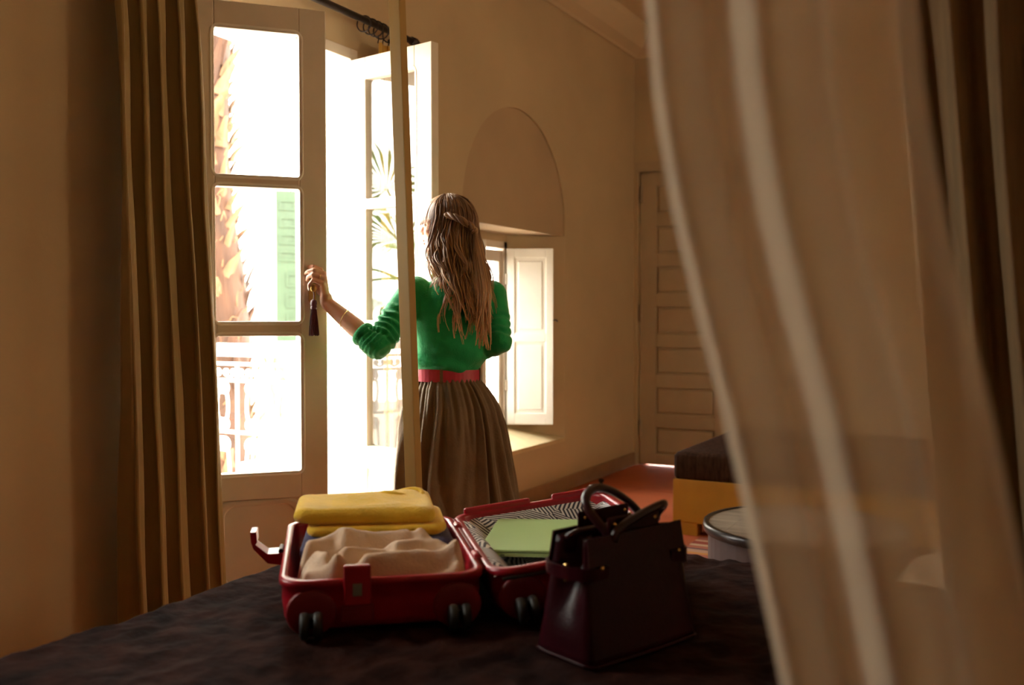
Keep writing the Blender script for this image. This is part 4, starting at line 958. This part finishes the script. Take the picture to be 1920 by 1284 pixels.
# ================================================================== the woman at the door
def hv(t): return FH * math.cos(R(t)) + RH * math.sin(R(t))
FW = 3.78
pb = P(852, 590, FW)
wm = thing('person', 'woman in a green sweater and brown skirt standing at the french door', 'person', (pb.x, pb.y, 0))
LW_ = local(wm)
BF, BR = hv(-20), hv(70)                      # where the body faces, and its right
def L_(px, py, f=FW): return LW_(P(px, py, f))
def ring_at(px, py, a, b, n=28, f=FW, tilt=0.0):
    c = L_(px, py, f)
    return [c + BR * (a * math.cos(2 * math.pi * k / n)) + BF * (b * math.sin(2 * math.pi * k / n)) + ZZ * (tilt * math.cos(2 * math.pi * k / n)) for k in range(n)]
SHL, ELL, WRL = L_(778, 548, 3.74), L_(706, 648, 3.60), L_(613, 568, 3.675)
SHR, ELR, WRR = L_(920, 556, 3.84), L_(932, 640, 3.76), L_(868, 655, 4.00)
HC = L_(841, 423, FW)
E1, E2 = hv(-84), hv(6)
HR = Matrix((E1, E2, ZZ)).transposed()        # head frame -> local axes
def hp(a, b, c): return HC + E1 * a + E2 * b + ZZ * c
def face(*dummy): pass
g = G()
g.loft([ring_at(*t) for t in ((850, 900, .13, .11), (848, 800, .16, .125), (845, 740, .148, .115), (839, 702, .118, .094), (842, 640, .128, .094), (848, 590, .142, .10), (850, 552, .145, .085), (851, 532, .10, .066), (851, 516, .058, .056), (849, 480, .048, .052), (847, 450, .046, .05))])
for s, kn in ((-1, 0), (1, 0)):               # legs
    hip = L_(850, 800) + BR * (0.085 * s); knee = hip - ZZ * 0.36 + BF * 0.01; knee.z = 0.47; ank = Vector((knee.x, knee.y, 0.085)) - BF * 0.02; toe = ank + BF * 0.16 - ZZ * 0.05
    g.limb(hip, knee, .085, .056); g.limb(knee, ank, .054, .036); g.limb(ank, toe, .036, .03)
g.limb(SHL, ELL, .044, .029); g.limb(SHR, ELR, .045, .038); g.limb(ELR, WRR, .038, .026)
mid = ELL.lerp(WRL, 0.42); g.limb(ELL, mid, .029, .037); g.limb(mid, WRL, .037, .0255)
# head
g.sphere(HC, .096, .074, .114, 24, 16, HR)
g.sphere(hp(.030, 0, -.052), .066, .058, .066, 20, 12, HR)
g.sphere(hp(.074, 0, -.098), .022, .026, .020, 14, 10, HR)
g.sphere(hp(.062, 0, .020), .036, .058, .050, 16, 10, HR)
g.limb(hp(.090, 0, .006), hp(.106, 0, -.026), .010, .012); 
for s in (-1, 1):
    g.sphere(hp(.098, s * .010, -.030), .010, .008, .008, 10, 8, HR)
    g.sphere(hp(.066, s * .038, -.026), .026, .024, .026, 12, 8, HR)
    g.sphere(hp(-.002, s * .074, -.012), .018, .008, .030, 12, 8, HR)
g.sphere(hp(.092, 0, -.060), .010, .022, .007, 12, 8, HR); g.sphere(hp(.089, 0, -.071), .010, .019, .007, 12, 8, HR)
# left hand: palm and five fingers closing on the key
KN = {'index': (601, 506, 3.690), 'middle': (607, 513, 3.672), 'ring': (608, 522, 3.656), 'little': (605, 532, 3.645)}
PIP = {'index': (588, 500, 3.672), 'middle': (589, 506, 3.650), 'ring': (587, 515, 3.640), 'little': (587, 525, 3.638)}
DIP = {'index': (581, 500, 3.682), 'middle': (578, 509, 3.662), 'ring': (578, 519, 3.655), 'little': (580, 533, 3.645)}
TIP = {'index': (576, 501, 3.695), 'middle': (573, 513, 3.678), 'ring': (576, 525, 3.668), 'little': (579, 541, 3.655)}
RAD = {'index': .0086, 'middle': .0088, 'ring': .0082, 'little': .0074}
wr2 = L_(611, 558, 3.672)
g.limb(WRL, wr2, .0255, .024)
for f in KN:
    k, p, d, t = (L_(*q[f]) for q in (KN, PIP, DIP, TIP)); r_ = RAD[f]
    g.limb(wr2.lerp(k, 0.05), k, .0165, .0115); g.limb(k, p, r_ * 1.18, r_ * 1.05); g.limb(p, d, r_ * 1.05, r_ * 0.95); g.limb(d, t, r_ * 0.95, r_ * 0.78)
th = [L_(602, 548, 3.690), L_(592, 535, 3.702), L_(585, 528, 3.700), L_(580, 522, 3.693)]
g.limb(th[0], th[1], .0145, .011); g.limb(th[1], th[2], .011, .0098); g.limb(th[2], th[3], .0098, .008)
# right hand, held in front of the waist
fr_ = (WRR - ELR).normalized(); sd = fr_.cross(ZZ).normalized()
for i_, (off, ln) in enumerate(((-.026, .072), (-.009, .080), (.009, .075), (.025, .060))):
    k = WRR + fr_ * .085 + sd * off; p = k + fr_ * ln * .5 - ZZ * .008; t = p + fr_ * ln * .35 - ZZ * .03
    g.limb(WRR, k, .017, .012); g.limb(k, p, .0095, .0088); g.limb(p, t, .0088, .007)
g.limb(WRR + fr_ * .02, WRR + fr_ * .055 - sd * .045 - ZZ * .01, .014, .010); g.limb(WRR + fr_ * .055 - sd * .045 - ZZ * .01, WRR + fr_ * .09 - sd * .05 - ZZ * .02, .010, .008)
link('body', remesh(g, 0.0036, 3, 0.5), M_SKIN, wm, smooth=True)
for s in (-1, 1):
    e = G().sphere(hp(.083, s * .031, .000), .012, .012, .010, 12, 8, HR).obj('eye', M_EYEW, wm, smooth=True)
    G().sphere(hp(.0915, s * .031, .000), .0045, .006, .006, 10, 6, HR).obj('iris', M_IRIS, e, smooth=True)
G().sphere(hp(.0955, 0, -.060), .0085, .021, .0055, 12, 8, HR).sphere(hp(.093, 0, -.0705), .0085, .018, .006, 12, 8, HR).obj('lips', M_LIP, wm, smooth=True)
nl = L_(579.5, 541.5, 3.648); G().sphere(nl, .0045, .0035, .007, 10, 6).obj('fingernail', M_NAIL, wm, smooth=True)

# sweater
g = G()
g.loft([ring_at(*t) for t in ((838, 697, .128, .106), (839, 688, .142, .118), (842, 668, .152, .128), (846, 630, .158, .128), (850, 590, .166, .126), (852, 556, .162, .106), (852, 538, .120, .082), (851, 526, .086, .070), (850, 516, .066, .062))])
cuff = ELL.lerp(WRL, 0.17)
g.limb(SHL, SHL.lerp(ELL, .5), .066, .060); g.limb(SHL.lerp(ELL, .5), ELL, .059, .052); g.limb(ELL, cuff, .052, .046)
g.limb(SHR, SHR.lerp(ELR, .5), .068, .064); g.limb(SHR.lerp(ELR, .5), ELR, .064, .058); g.limb(ELR, ELR.lerp(WRR, .5), .058, .044)
sw = remesh(g, 0.0075, 7, 0.5)
def seg_t(p, a, b):
    d = b - a; t = max(0, min(1, (p - a).dot(d) / d.dot(d))); return t, (p - a - d * t).length
sw.calc_loop_triangles() if hasattr(sw, 'calc_loop_triangles') else None
nr = [v.normal.copy() for v in sw.vertices]
for v, n_ in zip(sw.vertices, nr):
    p = v.co.copy(); q = 0.0035 * fn(p.x * 18, p.y * 18, p.z * 18) + 0.0015 * fn(p.x * 45, p.y * 45, p.z * 45)
    t, d = seg_t(p, SHL, ELL); t2, d2 = seg_t(p, ELL, cuff)
    if d < 0.085 and t > 0.25:
        q += 0.0058 * math.sin(t * 62 + 5 * fn(p.x * 14, p.y * 14, p.z * 6) + 10 * (p - SHL).dot(BF)) * sstep(0.25, 0.6, t) * sstep(1.0, 0.86, t)
    if d2 < 0.07 and t > 0.8: q += 0.004 * math.sin((p - ELL).dot((WRL - ELL).normalized()) * 330 + 4 * fn(p.x * 14, p.y * 14, p.z * 9))
    tr, dr = seg_t(p, SHR, ELR)
    if dr < 0.085 and tr > 0.3: q += 0.004 * math.sin(tr * 40 + 4 * fn(p.x * 14, p.y * 14, p.z * 6)) * sstep(0.3, 0.7, tr)
    low = sstep(1.16, 1.02, p.z) * (1 if d > 0.08 and dr > 0.08 else 0)
    q += low * 0.006 * math.sin(p.z * 60 + (p.dot(BR)) * 26 + 3 * fn(p.x * 8, p.y * 8, p.z * 8))
    v.co = p + n_ * q
swo = link('sweater', sw, M_GREEN, wm, smooth=True)
def cuff_ring(c, ax, r_, n=24, wid=0.016, rib=24):
    ax = ax.normalized(); u = ax.orthogonal().normalized(); w_ = ax.cross(u); rings = []
    for dz, rr_ in ((-wid, r_), (-wid * .6, r_ + .003), (0, r_ + .003), (wid * .5, r_), (wid * .5, r_ - .006)):
        rings.append([c + ax * dz + (u * math.cos(2 * math.pi * k / 48) + w_ * math.sin(2 * math.pi * k / 48)) * (rr_ + 0.0008 * math.cos(k * math.pi)) for k in range(48)])
    return G().loft(rings, False)
cuff_ring(cuff + (WRL - ELL).normalized() * .030, WRL - ELL, .0455).obj('cuff', M_GREEN, wm, smooth=True)
nk = L_(850, 516); cuff_ring(nk, ZZ + BF * 0.25, .064, wid=.010).obj('neckband', M_GREEN, wm, smooth=True)

# belt and its loops
def belt_rings(off, z0, z1):
    rs = []
    for py, o2 in ((z0, 0), (z0, off), (z1, off), (z1, 0)):
        rs.append(ring_at(838, py, .130 + o2, .107 + o2, 48, FW, -0.004))
    return rs
G().loft(belt_rings(.006, 714, 691), False).obj('belt', M_BELT, wm, smooth=False)
for k in (33, 44, 2, 12, 22):
    a = 2 * math.pi * k / 48; c = L_(838, 702.5); o_ = BR * math.cos(a) * .137 + BF * math.sin(a) * .114; t_ = (BF * math.cos(a) * .107 - BR * math.sin(a) * .13).normalized(); nn = ZZ.cross(t_)
    q = G(); 
    for dz in (0,):
        q.loft([[c + o_ + t_ * x + nn * y + ZZ * z for x, y in ((-.006, -.002), (.006, -.002), (.006, .0025), (-.006, .0025))] for z in (-.028, .027)])
    q.obj('belt_loop', M_SKIRT, wm)

# skirt
def skirt(u, v):
    py = lerp(706, 1062, v); z = 0
    a = pw(py, [706, 714, 726, 745, 765, 800, 845, 945, 1062], [.124, .130, .150, .170, .186, .202, .214, .234, .252])
    cx = pw(py, [706, 760, 945, 1062], [838, 846, 857, 861])
    th_ = 2 * math.pi * u
    am = pw(v, [0, .03, .12, .4, 1], [.006, .022, .045, .080, .105])
    e = 12 * u + 1.5 * fn(math.cos(th_) * 2.2, math.sin(th_) * 2.2, v * 1.1) 
    s = math.sin(2 * math.pi * e); s = math.copysign(abs(s) ** 0.8, s)
    f2 = math.sin(2 * math.pi * (41 * u + 0.5 * fn(math.cos(th_) * 3, math.sin(th_) * 3, v * 2))) * sstep(0.5, 0.0, v)
    k = 1 + am * s + 0.022 * f2 + 0.02 * fn(math.cos(th_) * 3, math.sin(th_) * 3, v * 5)
    c = L_(cx, py)
    return c + BR * (a * k * math.cos(th_)) + BF * (a * .86 * k * math.sin(th_))
G().grid(skirt, 420, 70).obj('skirt', M_SKIRT, wm, smooth=True, solid=0.003)
for s in (-1, 1):                              # shoes
    hip = L_(850, 800) + BR * (0.085 * s); ank = Vector((hip.x, hip.y, 0.0)) - BF * 0.01
    rings = []
    for i_, (dy, wv, hh) in enumerate(((-.065, .012, .03), (-.05, .030, .065), (0, .038, .075), (.06, .042, .062), (.12, .046, .045), (.165, .036, .035), (.185, .012, .022))):
        c = ank + BF * dy; rings.append([c + BR * (wv * math.cos(2 * math.pi * k / 16)) + ZZ * (max(0.0, hh * math.sin(2 * math.pi * k / 16)) + 0.004) for k in range(16)])
    G().loft(rings).obj('shoe', M_SHOE, wm, smooth=True)

# hair: a cap over the skull, loose strands, a fringe and a twisted half tail
M_HAIR = hair_mat('brown_blonde_hair', (0.15, 0.080, 0.042), (0.60, 0.35, 0.15), 1.10, 1.58)
def ell(phi, al, s=1.0, lift=0.0):
    """point on the hair-covered skull: phi from the crown, al from the face towards the camera side"""
    return HC + (E1 * (math.cos(al) * math.sin(phi) * .104) - E2 * (math.sin(al) * math.sin(phi) * .084) + ZZ * (math.cos(phi) * .122)) * s + ZZ * lift
g = G(); nu, nv = 48, 26
vs_, idx = [], {}
for j in range(nv + 1):
    for i in range(nu):
        al = 2 * math.pi * i / nu; c_ = math.cos(al)
        pm = lerp(R(118), R(60), sstep(0.25, 0.75, c_))
        vs_.append(ell(pm * j / nv, al, 1.0 + 0.008 * math.sin(al * 23 + 3 * fn(al * 2, j * .2))))
fs_ = [(j * nu + i, j * nu + (i + 1) % nu, (j + 1) * nu + (i + 1) % nu, (j + 1) * nu + i) for j in range(nv) for i in range(nu)]
g.add(vs_, fs_)
r9 = random.Random(21); TONES = [(0, 0.75)]
def strand(path, rad, spread, n_):
    """a lock of hair: strands that share a wavy path and gather at the tip"""
    tone0 = r9.random()
    for k in range(n_):
        off = Vector((r9.gauss(0, 1), r9.gauss(0, 1), r9.gauss(0, .4))) * spread; ln = r9.uniform(0.80, 1.0)
        m_ = max(8, int(len(path) * ln)); cp = []
        for i in range(m_):
            t = i / (len(path) - 1); cp.append(path[i] + off * (0.5 + 0.9 * sstep(.2, .6, t)) * (1 - 0.55 * sstep(.65, 1.0, t)) + Vector((fn(t * 4, k, 1), fn(t * 4, k, 5), 0)) * .004)
        TONES.append((len(g.v), r9.uniform(0.1, 0.9) * 0.6 + 0.4 * tone0))
        g.tube(cp, [rad * (1 if i < m_ * .6 else lerp(1, .2, (i / m_ - .6) / .4)) for i in range(m_)], 5)
def lock(al, tpx, tpy, tf, amp_, n_=11, spread=.0055, rad=.0030):
    phi0 = R(r9.uniform(6, 50)); pts = [ell(phi0, al, 1.01)]
    for q in (0.35, 0.7, 1.0): pts.append(ell(lerp(phi0, R(98), q), al + R(5) * math.sin(q * 3), 1.03 + r9.uniform(0, .06)))
    end = L_(tpx, tpy, tf); ear = pts[-1]; nrm = (LW_(P(tpx, tpy, tf - 1)) - end).normalized(); lat = ZZ.cross(nrm).normalized(); ph_ = r9.uniform(0, 6.28)
    for i, q in enumerate((.2, .4, .6, .8, 1.0)):
        w_ = amp_ * (0.5 + q); pts.append(ear.lerp(end, q) + lat * w_ * math.sin(ph_ + q * 7.0) + nrm * (w_ * .7 * math.cos(ph_ + q * 7.0) - .012 * math.sin(math.pi * q)))
    strand(crom(pts, 3), rad, spread, n_)
for k in range(66):
    u = (k + r9.random()) / 66; al = R(lerp(70, 222, u))
    px_ = lerp(812, 928, u ** 0.85) + r9.uniform(-9, 9)
    if u < 0.16: py_ = r9.uniform(505, 585)
    elif u < 0.34: py_ = r9.uniform(535, 640)
    else: py_ = r9.uniform(590, 665) - 25 * (u > .93)
    tf = lerp(3.675, 3.600, sstep(0, .3, u)) + (0.05 * sstep(.85, 1, u)) + r9.uniform(-.012, .006)
    lock(al, px_, py_, tf, r9.uniform(.008, .020) + .008 * (u < .35))
for k in range(8):                             # loose locks framing the cheek
    lock(R(r9.uniform(62, 78)), r9.uniform(806, 836), r9.uniform(500, 560), 3.70, .014, 8, .004, .0026)
for k in range(10):                            # far side of the head
    lock(R(r9.uniform(222, 305)), r9.uniform(885, 935), r9.uniform(520, 600), 3.72, .008, 9)
for k in range(110):                           # fringe
    al = R(r9.uniform(-62, 62)); TONES.append((len(g.v), r9.uniform(0, .7)))
    cp = crom([ell(R(r9.uniform(5, 20)), al, 1.01), ell(R(38), al, 1.03), ell(R(58), al * 1.0, 1.06), ell(R(74), al, 1.075), ell(R(86 + r9.uniform(-5, 4)), al + R(r9.uniform(-3, 3)), 1.07)], 3)
    g.tube(cp, [.0034 * (1 - .6 * i / (len(cp) - 1)) for i in range(len(cp))], 5)
def set_tone(o, tones):
    at = o.data.attributes.new('tone', 'FLOAT', 'POINT'); n_ = len(o.data.vertices); vals = [0.5] * n_
    tones = tones + [(n_, 0)]
    for (a, t), (b, _) in zip(tones, tones[1:]):
        for i in range(a, b): vals[i] = t
    at.data.foreach_set('value', vals)
hr = g.obj('hair', M_HAIR, wm, smooth=True); set_tone(hr, TONES)
g = G(); ax_ = crom([L_(836, 402, 3.690), L_(856, 408, 3.668), L_(876, 419, 3.668), L_(888, 428, 3.685), L_(891, 437, 3.69)], 8)
for s in range(3):
    pts = []
    for i, c in enumerate(ax_):
        t_ = (ax_[min(i + 1, len(ax_) - 1)] - ax_[max(i - 1, 0)]).normalized(); u = t_.orthogonal().normalized(); w_ = t_.cross(u); a = i * .42 + s * 2.094
        pts.append(c + (u * math.cos(a) + w_ * math.sin(a)) * .0062)
    g.tube(pts, .0082, 7)
for k in range(60):                            # the tail that falls from the twist
    a = r9.uniform(0, 6.283); q = r9.uniform(0, 1); e_ = L_(906 + r9.uniform(-16, 16), 640 + r9.uniform(-40, 18), 3.598 + r9.uniform(-.006, .012))
    st = L_(889, 428, 3.69); m1 = L_(896 + 8 * math.cos(a) * q, 470, 3.665 + .012 * math.sin(a)); m2 = L_(907 + 13 * math.cos(a) * q, 540, 3.615 + .01 * math.sin(a))
    cp = crom([st, m1, m2, m2.lerp(e_, .6) + BR * .006 * math.sin(k), e_], 4); g.tube(cp, [.0042 * (1 - .7 * i / (len(cp) - 1)) for i in range(len(cp))], 5)
set_tone(g.obj('half_tail', M_HAIR, hr, smooth=True), [(i, r9.uniform(0.1, .8)) for i in range(0, len(g.v), 85)])
# jewellery
def torus(c, ax, R0, r_, n=28):
    ax = ax.normalized(); u = ax.orthogonal().normalized(); w_ = ax.cross(u); rings = []
    for i in range(n + 1):
        a = 2 * math.pi * i / n; o_ = u * math.cos(a) + w_ * math.sin(a)
        rings.append([c + o_ * (R0 + r_ * math.cos(b)) + ax * r_ * math.sin(b) for b in [2 * math.pi * j / 6 for j in range(6)]])
    return G().loft(rings, False)
bc = WRL.lerp(ELL, 0.40); br_ = torus(bc, (ELL - WRL) + ZZ * 0.08, .0395, .0016).obj('bracelet', M_GOLD, wm, smooth=True)
kk = L_(*KN['ring']).lerp(L_(*PIP['ring']), .42); torus(kk, L_(*PIP['ring']) - L_(*KN['ring']), .0098, .0014, 18).obj('finger_ring', M_GOLD, wm, smooth=True)
